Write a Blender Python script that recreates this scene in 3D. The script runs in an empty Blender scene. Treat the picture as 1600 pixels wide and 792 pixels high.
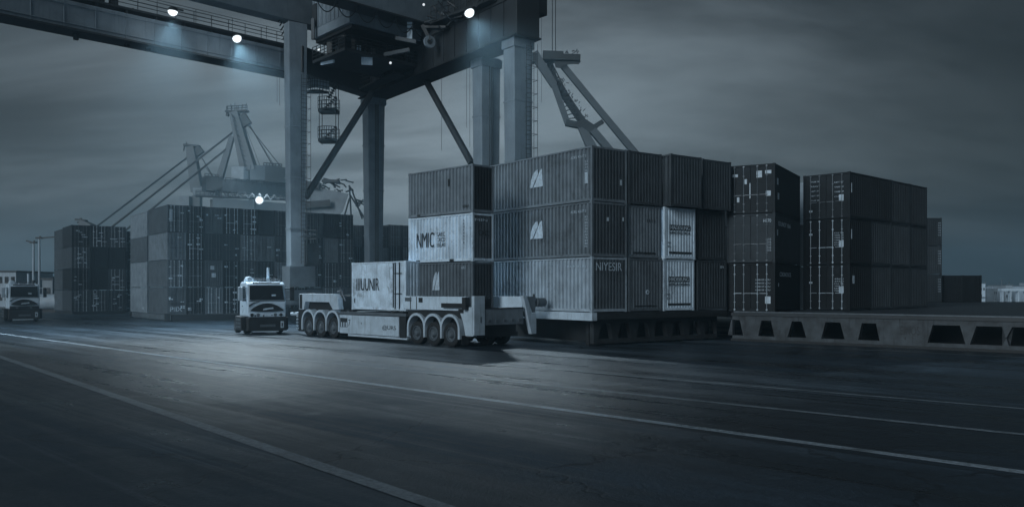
import bpy, bmesh, math, random
from mathutils import Vector, Matrix
random.seed(7)
S = bpy.context.scene
COL = S.collection
F, HV, EYE = 1349.33, 452.0, 3.0           # focal length in photo pixels, horizon row, eye height

def gp(u, s):                               # point at photo column u and s pixels per metre
    return Vector(((u-800)/s, F/s, 0))
def P3(u, v, Y):
    s = F/Y
    return Vector(((u-800)/s, Y, EYE-(v-HV)/s))
def gnd(u, v):
    return gp(u, (v-HV)/EYE)

# ------------------------------------------------------------------ mesh builder
class MB:
    def __init__(self): self.v = []; self.f = []
    def _add(self, vs, fs):
        n = len(self.v); self.v += [tuple(p) for p in vs]; self.f += [tuple(i+n for i in f) for f in fs]
    def hexa(self, p):
        self._add(p, [(0,3,2,1),(4,5,6,7),(0,1,5,4),(1,2,6,5),(2,3,7,6),(3,0,4,7)])
    def box(self, x0, x1, y0, y1, z0, z1):
        self.hexa([(x0,y0,z0),(x1,y0,z0),(x1,y1,z0),(x0,y1,z0),(x0,y0,z1),(x1,y0,z1),(x1,y1,z1),(x0,y1,z1)])
        return self
    def beam(self, p, q, w, h, w2=None, h2=None, up=(0,0,1)):
        p, q = Vector(p), Vector(q); d = (q-p).normalized(); u = Vector(up)
        if abs(d.dot(u)) > .98: u = Vector((0,1,0))
        a = d.cross(u).normalized(); b = a.cross(d).normalized()
        w2 = w if w2 is None else w2; h2 = h if h2 is None else h2
        r = []
        for c, ww, hh in ((p,w,h),(q,w2,h2)):
            r += [c-a*ww/2-b*hh/2, c+a*ww/2-b*hh/2, c+a*ww/2+b*hh/2, c-a*ww/2+b*hh/2]
        self.hexa(r); return self
    def post(self, c, ex, wx, wy, z0, z1, wx1=None, wy1=None):   # tapered upright box whose first side runs along ex
        ex = Vector((ex[0],ex[1],0)).normalized(); ey = Vector((-ex.y,ex.x,0)); c = Vector((c[0],c[1],0))
        wx1 = wx if wx1 is None else wx1; wy1 = wy if wy1 is None else wy1
        r = []
        for z, a, b in ((z0,wx,wy),(z1,wx1,wy1)):
            for sx, sy in ((-1,-1),(1,-1),(1,1),(-1,1)):
                r.append(c+ex*sx*a/2+ey*sy*b/2+Vector((0,0,z)))
        self.hexa(r); return self
    def tube(self, p, q, r, n=8, r2=None):
        p, q = Vector(p), Vector(q); d = (q-p).normalized(); u = Vector((0,0,1))
        if abs(d.dot(u)) > .98: u = Vector((0,1,0))
        a = d.cross(u).normalized(); b = a.cross(d); r2 = r if r2 is None else r2
        vs = [p+(a*math.cos(t)+b*math.sin(t))*r for t in [2*math.pi*i/n for i in range(n)]]
        vs += [q+(a*math.cos(t)+b*math.sin(t))*r2 for t in [2*math.pi*i/n for i in range(n)]]
        fs = [(i,(i+1)%n,n+(i+1)%n,n+i) for i in range(n)]+[tuple(range(n))[::-1],tuple(range(n,2*n))]
        self._add(vs, fs); return self
    def lathe(self, c, axis, prof, n=28):   # prof: (along axis, radius)
        c = Vector(c); d = Vector(axis).normalized(); u = Vector((0,0,1))
        if abs(d.dot(u)) > .98: u = Vector((0,1,0))
        a = d.cross(u).normalized(); b = a.cross(d); vs = []; m = len(prof)
        for i in range(n):
            t = 2*math.pi*i/n
            for x, r in prof: vs.append(c+d*x+(a*math.cos(t)+b*math.sin(t))*r)
        fs = [(i*m+j,((i+1)%n)*m+j,((i+1)%n)*m+j+1,i*m+j+1) for i in range(n) for j in range(m-1)]
        self._add(vs, fs); return self
    def prism(self, poly, o, ax, ay, ad):   # polygon in the plane (ax, ay) at o, pushed along ad
        o, ax, ay, ad = Vector(o), Vector(ax), Vector(ay), Vector(ad); n = len(poly)
        vs = [o+ax*x+ay*y for x,y in poly]+[o+ax*x+ay*y+ad for x,y in poly]
        self._add(vs, [tuple(range(n)), tuple(range(2*n-1,n-1,-1))]+[(i,n+i,n+(i+1)%n,(i+1)%n) for i in range(n)])
        return self
    def sheet(self, pts): self._add(pts, [tuple(range(len(pts)))]); return self
    def rail(self, pts, h=1.05, r=.03, step=1.5, bars=3):        # handrail along a polyline
        for p, q in zip(pts[:-1], pts[1:]):
            p, q = Vector(p), Vector(q); L = (q-p).length; n = max(1, round(L/step))
            for i in range(n+1):
                c = p.lerp(q, i/n); self.tube(c, c+Vector((0,0,h)), r, 4)
            for b in range(bars):
                z = Vector((0,0,h*(b+1)/bars)); self.tube(p+z, q+z, r, 4)
        return self
    def build(self, name, m, parent=None, color=None, off=None, smooth=False, bevel=0):
        me = bpy.data.meshes.new(name)
        vs = self.v if off is None else [tuple(Vector(p)-Vector(off)) for p in self.v]
        me.from_pydata(vs, [], self.f); me.validate()
        b = bmesh.new(); b.from_mesh(me); bmesh.ops.recalc_face_normals(b, faces=b.faces); b.to_mesh(me); b.free()
        me.materials.append(m)
        if smooth:
            for p in me.polygons: p.use_smooth = True
            me.set_sharp_from_angle(angle=math.radians(38))
        o = bpy.data.objects.new(name, me); COL.objects.link(o)
        if parent: o.parent = parent
        if color: o.color = color
        if bevel:
            bv = o.modifiers.new('bevel','BEVEL'); bv.width = bevel; bv.segments = 2; bv.limit_method = 'ANGLE'
        return o

def tag(o, label, cat, group=None):
    o['label'] = label; o['category'] = cat
    if group: o['group'] = group
    return o
def thing(name, label, cat, loc=(0,0,0), ex=None, group=None):
    o = bpy.data.objects.new(name, None); COL.objects.link(o); o.location = loc; o.empty_display_size = .3
    if ex is not None: o.rotation_euler[2] = math.atan2(ex[1], ex[0])
    return tag(o, label, cat, group)
def copy_tree(o, parent=None):
    c = o.copy(); COL.objects.link(c); c.parent = parent
    for ch in list(o.children): copy_tree(ch, c)
    return c
def setting(o, kind='structure'): o['kind'] = kind; return o

# ------------------------------------------------------------------ materials
def nodes_of(m):
    m.use_nodes = True; nt = m.node_tree; nt.nodes.clear(); return nt, nt.nodes, nt.links
def mat(name, base, rough=.5, metal=0., var=.25, scale=1.2, streak=.3, bump=.02, objcolor=False, spec=.5, rust=(.022,.031,.038)):
    m = bpy.data.materials.new(name); nt, N, L = nodes_of(m)
    out = N.new('ShaderNodeOutputMaterial'); b = N.new('ShaderNodeBsdfPrincipled'); L.new(b.outputs[0], out.inputs[0])
    tc = N.new('ShaderNodeTexCoord'); oi = N.new('ShaderNodeObjectInfo')
    off = N.new('ShaderNodeVectorMath'); off.operation = 'MULTIPLY_ADD'
    rnd = N.new('ShaderNodeCombineXYZ')
    for i in range(3): L.new(oi.outputs['Random'], rnd.inputs[i])
    off.inputs[1].default_value = (37,91,53); L.new(rnd.outputs[0], off.inputs[0]); L.new(tc.outputs['Object'], off.inputs[2])
    n1 = N.new('ShaderNodeTexNoise'); n1.inputs['Scale'].default_value = scale; n1.inputs['Detail'].default_value = 6; n1.inputs['Roughness'].default_value = .62
    L.new(off.outputs[0], n1.inputs['Vector'])
    mp = N.new('ShaderNodeMapping'); mp.inputs['Scale'].default_value = (5,5,.45); L.new(off.outputs[0], mp.inputs[0])
    n2 = N.new('ShaderNodeTexNoise'); n2.inputs['Scale'].default_value = 1.3; n2.inputs['Detail'].default_value = 5; L.new(mp.outputs[0], n2.inputs['Vector'])
    mr = N.new('ShaderNodeMapRange'); mr.inputs[1].default_value = .3; mr.inputs[2].default_value = .7; mr.inputs[3].default_value = 1-var; mr.inputs[4].default_value = 1+var*.6
    L.new(n1.outputs[0], mr.inputs[0])
    mul = N.new('ShaderNodeVectorMath'); mul.operation = 'SCALE'; L.new(mr.outputs[0], mul.inputs['Scale'])
    if objcolor: L.new(oi.outputs['Color'], mul.inputs[0])
    else: mul.inputs[0].default_value = base
    sr = N.new('ShaderNodeMapRange'); sr.inputs[1].default_value = .56; sr.inputs[2].default_value = .74; sr.inputs[4].default_value = streak; L.new(n2.outputs[0], sr.inputs[0])
    mx = N.new('ShaderNodeMix'); mx.data_type = 'RGBA'; L.new(sr.outputs[0], mx.inputs[0]); L.new(mul.outputs[0], mx.inputs[6]); mx.inputs[7].default_value = (*rust,1)
    if objcolor and name == 'container_paint':
        n3 = N.new('ShaderNodeTexNoise'); n3.inputs['Scale'].default_value = 4.5; n3.inputs['Detail'].default_value = 8; n3.inputs['Roughness'].default_value = .7; L.new(off.outputs[0], n3.inputs['Vector'])
        n4 = N.new('ShaderNodeTexNoise'); n4.inputs['Scale'].default_value = .5; n4.inputs['Detail'].default_value = 3; L.new(off.outputs[0], n4.inputs['Vector'])
        a3 = N.new('ShaderNodeMath'); a3.operation = 'ADD'; L.new(n3.outputs[0], a3.inputs[0]); L.new(n4.outputs[0], a3.inputs[1])
        r3 = N.new('ShaderNodeMapRange'); r3.inputs[1].default_value = 1.1; r3.inputs[2].default_value = 1.28; r3.inputs[4].default_value = .42; L.new(a3.outputs[0], r3.inputs[0])
        m3_ = N.new('ShaderNodeMix'); m3_.data_type = 'RGBA'; L.new(r3.outputs[0], m3_.inputs[0]); L.new(mx.outputs[2], m3_.inputs[6]); m3_.inputs[7].default_value = (.03,.036,.042,1); mx = m3_
    L.new(mx.outputs[2], b.inputs['Base Color'])
    rr = N.new('ShaderNodeMapRange'); rr.inputs[3].default_value = max(.05,rough-.12); rr.inputs[4].default_value = min(1,rough+.15); L.new(n1.outputs[0], rr.inputs[0]); L.new(rr.outputs[0], b.inputs['Roughness'])
    b.inputs['Metallic'].default_value = metal; b.inputs['Specular IOR Level'].default_value = spec
    if bump:
        bm = N.new('ShaderNodeBump'); bm.inputs['Strength'].default_value = .5; bm.inputs['Distance'].default_value = bump; L.new(n1.outputs[0], bm.inputs['Height']); L.new(bm.outputs[0], b.inputs['Normal'])
    return m
def emit(name, col, st):
    m = bpy.data.materials.new(name); nt, N, L = nodes_of(m)
    o = N.new('ShaderNodeOutputMaterial'); e = N.new('ShaderNodeEmission'); e.inputs[0].default_value = (*col,1); e.inputs[1].default_value = st; L.new(e.outputs[0], o.inputs[0]); return m
def tone(v, k=1.0):                          # cool grey of brightness v
    return (v*.77*k, v*.95*k, v*1.11*k, 1)
def t3(v): return tone(v)[:3]

CP = mat('container_paint', (1,1,1), .68, 0,   .3, 1.1, .32, .02, True, spec=.18)
WHITE = mat('white_paint', t3(.72), .4, 0, .16, 2.0, .22, .004)
WHITE_CAB = mat('white_cab_paint', t3(.7), .3, 0, .10, 2.0, .15, .002)
PALE = mat('pale_trailer_paint', t3(.58), .45, 0, .22, 1.6, .4, .006)
MARK = mat('white_marking', t3(.62), .5, 0, .3, 6, .3, 0)
INK = mat('dark_marking', t3(.03), .5, 0, .3, 6, .1, 0)
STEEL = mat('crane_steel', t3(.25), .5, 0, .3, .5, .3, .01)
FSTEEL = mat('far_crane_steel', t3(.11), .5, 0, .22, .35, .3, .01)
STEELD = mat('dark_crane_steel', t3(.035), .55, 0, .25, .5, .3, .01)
DARK = mat('dark_chassis', t3(.02), .6, 0, .35, 2, .2, .01)
RUB = mat('tyre_rubber', t3(.018), .75, 0, .3, 5, .2, .01)
RIM = mat('rim_steel', t3(.14), .5, .2, .25, 5, .2, .004)
GLASS = mat('dark_glass', t3(.02), .08, 0, .1, 1, 0, 0, spec=.6)
BAR = mat('lock_bar_steel', (1,1,1), .4, .1, .3, 4, .25, 0, True)
FARB = mat('far_building', t3(.5), .6, 0, .25, .3, .3, 0)
LIT = emit('lamp_glow', (.86,.95,1.0), 1.5)

# ------------------------------------------------------------------ ground
def ground_mat(name, base, stain=1.0, paint=False):
    m = bpy.data.materials.new(name); nt, N, L = nodes_of(m)
    out = N.new('ShaderNodeOutputMaterial'); b = N.new('ShaderNodeBsdfPrincipled'); L.new(b.outputs[0], out.inputs[0])
    tc = N.new('ShaderNodeTexCoord')
    rot = N.new('ShaderNodeMapping'); rot.inputs['Rotation'].default_value = (0,0,math.radians(45.8)); L.new(tc.outputs['Object'], rot.inputs[0])
    R = rot.outputs[0]
    def scaled(x, y):
        st = N.new('ShaderNodeMapping'); st.inputs['Scale'].default_value = (x,y,1); L.new(R, st.inputs[0]); return st.outputs[0]
    def noise(vec, sc, det=6, ro=.6, dist=0):
        n = N.new('ShaderNodeTexNoise'); n.inputs['Scale'].default_value = sc; n.inputs['Detail'].default_value = det; n.inputs['Roughness'].default_value = ro; n.inputs['Distortion'].default_value = dist
        L.new(vec, n.inputs['Vector']); return n.outputs[0]
    def rng(x, a, b_, c, d):
        r = N.new('ShaderNodeMapRange'); r.inputs[1].default_value=a; r.inputs[2].default_value=b_; r.inputs[3].default_value=c; r.inputs[4].default_value=d; L.new(x, r.inputs[0]); return r.outputs[0]
    def mul(x, y):
        k = N.new('ShaderNodeMath'); k.operation='MULTIPLY'; L.new(x,k.inputs[0]); L.new(y,k.inputs[1]); return k.outputs[0]
    streaks = noise(scaled(.045,.62), 1.0, 7, .62, .25)
    tyre = noise(scaled(.03,3.2), 1.0, 4, .55, .12)
    zone = noise(R, .16, 4, .55)
    big = noise(R, .09, 5, .55); fine = noise(R, 30, 3, .75); grit = noise(R, 9, 5, .75); mid = noise(R, 1.1, 6, .65)
    oil = noise(scaled(.35,.6), 1.0, 5, .55, .6)
    pv = N.new('ShaderNodeTexVoronoi'); pv.distance = 'CHEBYCHEV'; pv.inputs['Scale'].default_value = .11; L.new(scaled(.6,1.5), pv.inputs['Vector'])
    sp = N.new('ShaderNodeSeparateColor'); L.new(pv.outputs['Color'], sp.inputs[0])
    patch = rng(sp.outputs[0], 0, 1, .66, 1.36)
    v = mul(mul(rng(streaks,.32,.68,.45,1.7), rng(big,.35,.65,.7,1.3)), mul(rng(grit,.25,.75,.6,1.4), rng(mid,.3,.7,.75,1.25)))
    v = mul(mul(v, patch), rng(fine,.3,.7,.7,1.3))
    v = mul(v, rng(mul(rng(tyre,.54,.66,0,1), rng(zone,.42,.56,0,1)), 0, 1, 1, .3))
    v = mul(v, rng(oil,.64,.74,1,1-.6*stain))
    vo = N.new('ShaderNodeTexVoronoi'); vo.feature='DISTANCE_TO_EDGE'; vo.inputs['Scale'].default_value=.16
    wob = N.new('ShaderNodeTexNoise'); wob.inputs['Scale'].default_value=1.2; wob.inputs['Detail'].default_value=4; L.new(R, wob.inputs['Vector'])
    va = N.new('ShaderNodeVectorMath'); va.operation='MULTIPLY_ADD'; va.inputs[1].default_value=(1.6,1.6,0); L.new(wob.outputs['Color'],va.inputs[0]); L.new(R,va.inputs[2]); L.new(va.outputs[0],vo.inputs['Vector'])
    cr = rng(vo.outputs['Distance'],0,.009,.3,1); v = mul(v, cr)
    if paint: v = rng(mul(rng(grit,.3,.62,.2,1.05), mul(rng(streaks,.35,.6,.55,1), rng(mid,.32,.5,.35,1))),0,1,.12,1.15)
    sc = N.new('ShaderNodeVectorMath'); sc.operation='SCALE'; sc.inputs[0].default_value = base; L.new(v, sc.inputs['Scale'])
    L.new(sc.outputs[0], b.inputs['Base Color'])
    rv = mul(mul(rng(streaks,.34,.66,.5,1.4),rng(mid,.3,.7,.78,1.2)), mul(rng(patch,.8,1.25,.85,1.15), rng(grit,.3,.7,.85,1.15)))
    rv = mul(rv, rng(tyre,.54,.68,1,.62)); rv = mul(rv, rng(oil,.62,.72,1,.6)); L.new(rng(rv,.35,1.6,RMIN,RMAX), b.inputs['Roughness'])
    b.inputs['Specular IOR Level'].default_value=.4
    bp = N.new('ShaderNodeBump'); bp.inputs['Strength'].default_value=.8; bp.inputs['Distance'].default_value=.028; L.new(mul(mul(grit,rng(fine,.2,.8,.6,1)),cr),bp.inputs['Height']); L.new(bp.outputs[0],b.inputs['Normal'])
    return m
RMIN, RMAX = .22, .66
GROUND = (.020,.033,.047)
GM = ground_mat('worn_asphalt', GROUND)
CONC = mat('worn_concrete', t3(.16), .6, 0, .35, .8, .35, .01)
LINE = ground_mat('road_paint', t3(.6), 1, True)
LINE_OLD = ground_mat('worn_road_paint', t3(.28), 1, True)

setting(MB().sheet([(-1400,-200,0),(1400,-200,0),(1400,1400,0),(-1400,1400,0)]).build('ground', GM))

def strip(name, p, q, w, z, m, ext=(0,0)):
    p, q = Vector(p), Vector(q); d = (q-p).normalized(); a = Vector((-d.y,d.x,0)); p = p-d*ext[0]; q = q+d*ext[1]
    me = bpy.data.meshes.new(name); me.from_pydata([(p.x,p.y,z),(q.x,q.y,z),(q.x+a.x*w,q.y+a.y*w,z),(p.x+a.x*w,p.y+a.y*w,z)],[],[(0,1,2,3)]); me.materials.append(m)
    o = bpy.data.objects.new(name, me); COL.objects.link(o); return setting(o)
strip('lane_line', (-13.5,36.5,0), (8.3,14.05,0), .30, .008, LINE, (45,14))
strip('lane_line', (-13.1,26.4,0), (-1.24,11.97,0), .32, .008, LINE_OLD, (32,9))
strip('lane_line', (0,27.9,0), (10.5,17.75,0), .26, .008, LINE_OLD, (30,14))
strip('lane_line', (0,33.7,0), (12.8,21.6,0), .22, .008, LINE_OLD, (16,20))
CONC2 = ground_mat('concrete_strip', t3(.05))
strip('gutter_strip', (-13.1,26.4,0), (-1.24,11.97,0), 1.9, .004, CONC2, (40,9))

# ------------------------------------------------------------------ writing
_txt = {}
def text(string, o, w, h, face, m, parent, name='lettering', depth=.006):
    """letters w wide and h high with the lower left corner at o; face: '-y', '+x' or '+y' of the parent"""
    key = string
    if key not in _txt:
        c = bpy.data.curves.new('lettering','FONT'); c.body = string; c.size = 1; c.extrude = .01
        ob = bpy.data.objects.new('lettering', c); COL.objects.link(ob)
        dg = bpy.context.evaluated_depsgraph_get(); me = bpy.data.meshes.new_from_object(ob.evaluated_get(dg))
        _txt[key] = ([v.co.copy() for v in me.vertices], [tuple(p.vertices) for p in me.polygons])
        bpy.data.objects.remove(ob); bpy.data.meshes.remove(me); bpy.data.curves.remove(c)
    vs, fs = _txt[key]
    x0, x1 = min(v.x for v in vs), max(v.x for v in vs); y0, y1 = min(v.y for v in vs), max(v.y for v in vs)
    ax, nz = {'-y':((1,0,0),(0,-1,0)),'+x':((0,1,0),(1,0,0)),'+y':((-1,0,0),(0,1,0))}[face]
    ax, nz, o = Vector(ax), Vector(nz), Vector(o); mb = MB()
    mb._add([o+ax*((v.x-x0)/(x1-x0)*w)+Vector((0,0,(v.y-y0)/(y1-y0)*h))+nz*((v.z+.01)/.02*depth) for v in vs], fs)
    return mb.build(name, m, parent)

# ------------------------------------------------------------------ containers
def corrug(mb, axis, a0, a1, fixed, sgn, z0, z1, period, deep):
    n = max(2, round((a1-a0)/period)); p = (a1-a0)/n; prof = []
    for i in range(n):
        s = a0+i*p
        prof += [(s,0),(s+p*.46,0),(s+p*.56,-deep),(s+p*.90,-deep)]
    prof.append((a1,0)); vs = []
    for a, d in prof:
        for z in (z0,z1):
            vs.append((a, fixed+sgn*d, z) if axis == 'x' else (fixed+sgn*d, a, z))
    mb._add(vs, [(2*i,2*i+2,2*i+3,2*i+1) for i in range(len(prof)-1)])

def make_container(Ln, W, H, end='door', near=True, period=.28, deep=.10):
    root = thing('shipping_container', 'x', 'shipping container')
    hx, hy = Ln/2, W/2; k = .11
    mb = MB()
    corrug(mb,'x',-hx+k,hx-k,-hy+.012,-1,.17,H-.11,period,deep if near else .05)
    corrug(mb,'x',-hx+k,hx-k,hy-.012,1,.17,H-.11,period,deep if near else .05) if near else mb.sheet([(-hx+k,hy-.02,.17),(hx-k,hy-.02,.17),(hx-k,hy-.02,H-.11),(-hx+k,hy-.02,H-.11)])
    mb.sheet([(-hx+k,-hy+.05,H-.03),(hx-k,-hy+.05,H-.03),(hx-k,hy-.05,H-.03),(-hx+k,hy-.05,H-.03)])
    mb.sheet([(-hx+k,-hy+.05,.15),(hx-k,-hy+.05,.15),(hx-k,hy-.05,.15),(-hx+k,hy-.05,.15)])
    mb.sheet([(-hx+.03,-hy+k,.17),(-hx+.03,hy-k,.17),(-hx+.03,hy-k,H-.11),(-hx+.03,-hy+k,H-.11)])
    mb.build('side_panels', CP, root)
    fr = MB()
    for sx in (-1,1):
        for sy in (-1,1):
            x0, x1 = sorted((sx*hx, sx*(hx-k))); y0, y1 = sorted((sy*hy, sy*(hy-k)))
            fr.box(x0,x1,y0,y1,.12,H-.12)
            a, b = sorted((sx*(hx+.004), sx*(hx-.17))); c, d = sorted((sy*(hy+.004), sy*(hy-.15)))
            fr.box(a,b,c,d,0,.118); fr.box(a,b,c,d,H-.118,H)
    for sy in (-1,1):
        y0, y1 = sorted((sy*hy, sy*(hy-.07)))
        fr.box(-hx+.175,hx-.175,y0,y1,.03,.17); fr.box(-hx+.175,hx-.175,y0,y1,H-.10,H-.02)
    for sx in (-1,1):
        x0, x1 = sorted((sx*hx, sx*(hx-.09)))
        fr.box(x0,x1,-hy+.155,hy-.155,.03,.17); fr.box(x0,x1,-hy+.155,hy-.155,H-.12,H-.02)
    fr.build('frame', CP, root)
    hw = hy-k-.005
    if end == 'door':
        for sd in (-1,1):
            d = MB(); y0, y1 = (-hw,-.012) if sd < 0 else (.012,hw)
            d.box(hx-.075,hx-.04,y0,y1,.175,H-.125)
            nr = 5 if near else 4
            for i in range(nr):
                z0 = .175+(H-.3)*(i+.14)/nr; z1 = .175+(H-.3)*(i+.86)/nr
                d.box(hx-.04,hx-.022,y0+.04,y1-.04,z0,z1)
            dr = d.build('door', CP, root)
            for f in (.3,.72):
                y = y0+(y1-y0)*(f if sd > 0 else 1-f)
                b = MB(); r = .019 if near else .024; x = hx+.012
                b.tube((x,y,.06),(x,y,H-.06),r,6)
                for z in (.1,H-.16): b.box(hx-.02,hx+.03,y-.05,y+.05,z,z+.07)
                for z in (.55,1.05,H-.7): b.box(hx-.022,hx+.02,y-.05,y+.05,z,z+.05)
                b.box(hx+.02,hx+.045,min(y,y-sd*.42),max(y,y-sd*.42),1.08,1.115)
                b.build('lock_bar', BAR, dr)
    else:
        e = MB(); corrug(e,'y',-hw,hw,hx-.01,1,.17,H-.12,.22,.022 if near else .02); e.build('end_wall', CP, root)
    return root
PROTOS = set()
PAINTED = ('side_panels','frame','door','end_wall')
def place_container(proto, used, corner, ex, z, dims, color, label, group, bars=.3, side=-1, end_shade=None):
    """corner: ground point under the visible (+x) end; side -1: that corner is on -y, +1: on +y"""
    r = copy_tree(proto); PROTOS.add(proto)
    Ln, W = dims; ex = Vector((ex[0],ex[1],0)).normalized(); ey = Vector((-ex.y,ex.x,0))
    c = Vector((corner[0],corner[1],0))-ex*Ln/2-ey*side*W/2
    r.location = (c.x,c.y,z); r.rotation_euler = (0,0,math.atan2(ex.y,ex.x)); tag(r, label, 'shipping container', group)
    col = tone(color)
    for ch in r.children:
        b = ch.name.split('.')[0]
        if b in PAINTED: ch.color = col if not (end_shade and b == 'end_wall') else tone(end_shade)
        for g in ch.children: g.color = tone(bars*random.uniform(.7,1.3))
    return r
def placard(r, y, z, w, h, hx, m=None):
    MB().box(hx-.02,hx+.006,y,y+w,z,z+h).build('placard', m or MARK, r)
def side_plate(r, x, z, w, h, hy, m=None, sgn=-1):
    a, b = sorted((sgn*(hy-.02), sgn*(hy+.006))); MB().box(x,x+w,a,b,z,z+h).build('placard', m or MARK, r)

D1 = Vector((-.596,.804,0)); D2 = Vector((.804,.596,0)); E_B = -D1
def sail(r, x, z, w, h, hy):
    mb = MB(); y = -hy-.006
    mb.prism([(.0,.0),(.16,.0),(.62,.72),(.58,.98),(.42,.93),(.2,.72),(.06,.4)],(x,y,z),(w,0,0),(0,0,h),(0,.02,0))
    mb.prism([(.26,.0),(1,.0),(.93,1.0),(.76,.9)],(x,y,z),(w,0,0),(0,0,h),(0,.02,0))
    mb.build('emblem', MARK, r)

# stack B: the tall front stack
BL, BW, BH = 9.8, 2.52, 2.9; BC = gp(925,30); BC = Vector((BC.x,BC.y,0)); ZB = 1.8
pb, ub = make_container(BL,BW,BH,'blank',True,.31), [False]
GB = 'containers of the tall front stack beside the loaded trailer'
row_n = ('bottom','middle','top')
B = {}
spec = {(0,2):(.21,'dark ribbed container with white sail emblem, top tier at the near corner of front stack'),
 (0,1):(.18,'dark ribbed container with white sail emblem, middle tier at the near corner of front stack'),
 (0,0):(.42,'pale sided container with large white lettering on its shade-darkened end, behind the trailer tail'),
 (1,2):(.07,'plain dark container end on top of the stack, second from its near corner'),
 (1,1):(.20,'scuffed mid grey container end, middle tier, left of the white labelled one'),
 (1,0):(.14,'grey container end with one round white spot, bottom tier of front stack'),
 (2,2):(.065,'dark ribbed container pushed slightly forward, top tier above the white labelled ends'),
 (2,1):(.8,'white container end with dark label band, middle tier of the front stack'),
 (2,0):(.74,'white container end with dark label band, bottom tier of the front stack'),
 (3,2):(.06,'dark ribbed container at the far right of the front stack, top tier'),
 (3,1):(.05,'nearly black container end right of the upper white labelled one'),
 (3,0):(.055,'dark container end right of the lower white labelled one, bottom tier')}
for (i,j),(c,lab) in spec.items():
    fwd = {(2,2):.55,(3,2):.35,(2,1):.08,(1,1):-.1,(3,1):-.12}.get((i,j),0)
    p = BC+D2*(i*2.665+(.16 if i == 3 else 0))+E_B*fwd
    B[i,j] = place_container(pb,ub,p,E_B,ZB+j*BH,(BL,BW),c,lab,GB,end_shade={(0,0):.10,(0,1):.07,(0,2):.07}.get((i,j)))  # near-corner ends toned darker than their sides, shade put into the paint
for j in (1,2):
    r = B[0,j]; sail(r,-.35,1.15,1.15,1.0,BW/2)
    text('ADEU 42617 3', (3.2,-BW/2-.006,2.35), 1.25,.14,'-y',MARK,r)
    for q in range(7 if j == 2 else 11): text(random.choice('ABDEHKMNRSX')+random.choice('0123456789'), (4.36,-BW/2-.006,2.05-q*.155), .2,.11,'-y',MARK,r)
    if j == 2: side_plate(r,4.34,.95,.22,.6,BW/2)
text('MAEB 70 3341', (2.9,-BW/2-.006,2.36),1.5,.12,'-y',MARK,B[0,0])
text('5210', (4.2,-BW/2-.006,2.12),.3,.1,'-y',MARK,B[0,0])
text('NIYESIR', (BL/2+.004,-.98,2.18),1.86,.44,'+x',MARK,B[0,0])
placard(B[0,2],.75,.95,.14,.3,BL/2); placard(B[0,1],-.2,1.9,.14,.2,BL/2); placard(B[0,1],.95,1.95,.08,.2,BL/2)
c = MB(); c.lathe((BL/2-.02,.15,1.05),(1,0,0),[(0,.13),(.03,.13),(.03,.06)],16).build('placard',MARK,B[1,0])
for j in (0,1):
    r = B[2,j]; MB().box(BL/2-.02,BL/2+.004,-.85,.85,1.62,1.92).build('label_band',INK,r)
    text('HADISBUNG' if j == 0 else 'HADESUNG',(BL/2+.006,-.78,1.67),1.56,.2,'+x',WHITE,r)
    text('REFNUISOISRERN' if j == 0 else 'NEROTISEORDR',(BL/2+.004,-.85,1.4),1.7,.15,'+x',INK,r)
    text('A7',(BL/2+.004,-1.0,.85),.2,.12,'+x',INK,r); text('E3',(BL/2+.004,-1.0,.65),.2,.12,'+x',INK,r)
    MB().box(BL/2-.02,BL/2+.005,-.9,.95,.3,.42).build('fork_pocket',INK,r)
MB().box(BL/2-.02,BL/2+.005,-.85,.85,.26,.33).build('fork_pocket',INK,B[1,0])
MB().box(BL/2-.02,BL/2+.005,-.85,.85,.24,.34).build('fork_pocket',INK,B[1,1])
text('1111',(BL/2+.004,.2,2.0),.6,.16,'+x',INK,B[1,1])
text('EN',(BL/2+.004,.7,2.45),.3,.14,'+x',MARK,B[3,0])
for q in range(8): text(random.choice('ABDEHKMN'),(BL/2-1.3,-BW/2-.006,2.3-q*.2),.14,.14,'-y',MARK,B[2,2])

# platform rack under stack B
t = thing('container_rack','low steel rack with a pale side beam carrying the tall front container stack','rack',(BC.x,BC.y,0),E_B)
MB().box(-BL-.02,.04,-.03,.32,1.36,1.78).build('side_beam',PALE,t,bevel=.01)
MB().box(-BL,-.3,.35,10.7,1.5,1.77).build('deck_plate',DARK,t)
MB().box(-.28,.02,.35,10.7,1.42,1.775).build('end_beam',DARK,t)
for q in range(5):
    MB().box(-1.5,-1.25,.9+q*2.35,1.15+q*2.35,0,1.49).build('leg',DARK,t)
    MB().box(-BL+.6,-BL+.85,.9+q*2.35,1.15+q*2.35,0,1.49).build('leg',DARK,t)
MB().box(-BL+.3,-2.0,1.9,1.95,.12,1.49).build('shade_panel',DARK,t)  # dark sheet added behind the legs to fill in shade under the rack
WORN = mat('scuffed_concrete', t3(.07), .65, 0, .65, 1.6, .95, .02, rust=(.012,.016,.02))
mb = MB(); mb.box(-.95,-.65,.7,10.6,.1,.34); mb.box(-.95,-.65,.7,10.6,1.15,1.415); pt = pb_ = .7
for q in range(7):
    yc = 1.55+q*1.42; mb.prism([(pb_,.34),(yc-.52,.34),(yc-.33,1.15),(pt,1.15)],(-.65,0,0),(0,1,0),(0,0,1),(-.3,0,0)); pt, pb_ = yc+.33, yc+.52
mb.prism([(pb_,.34),(10.6,.34),(10.6,1.15),(pt,1.15)],(-.65,0,0),(0,1,0),(0,0,1),(-.3,0,0)); mb.build('barrier_wall',mat('shaded_concrete',t3(.03),.7,0,.6,1.6,.9,.02),t)  # wall gets a darker concrete tone for the shade beneath the stack
MB().box(-2.6,-2.5,1.9,10.6,.02,1.41).build('shade_panel',DARK,t)  # second dark sheet added for shade, behind the barrier wall

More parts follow.
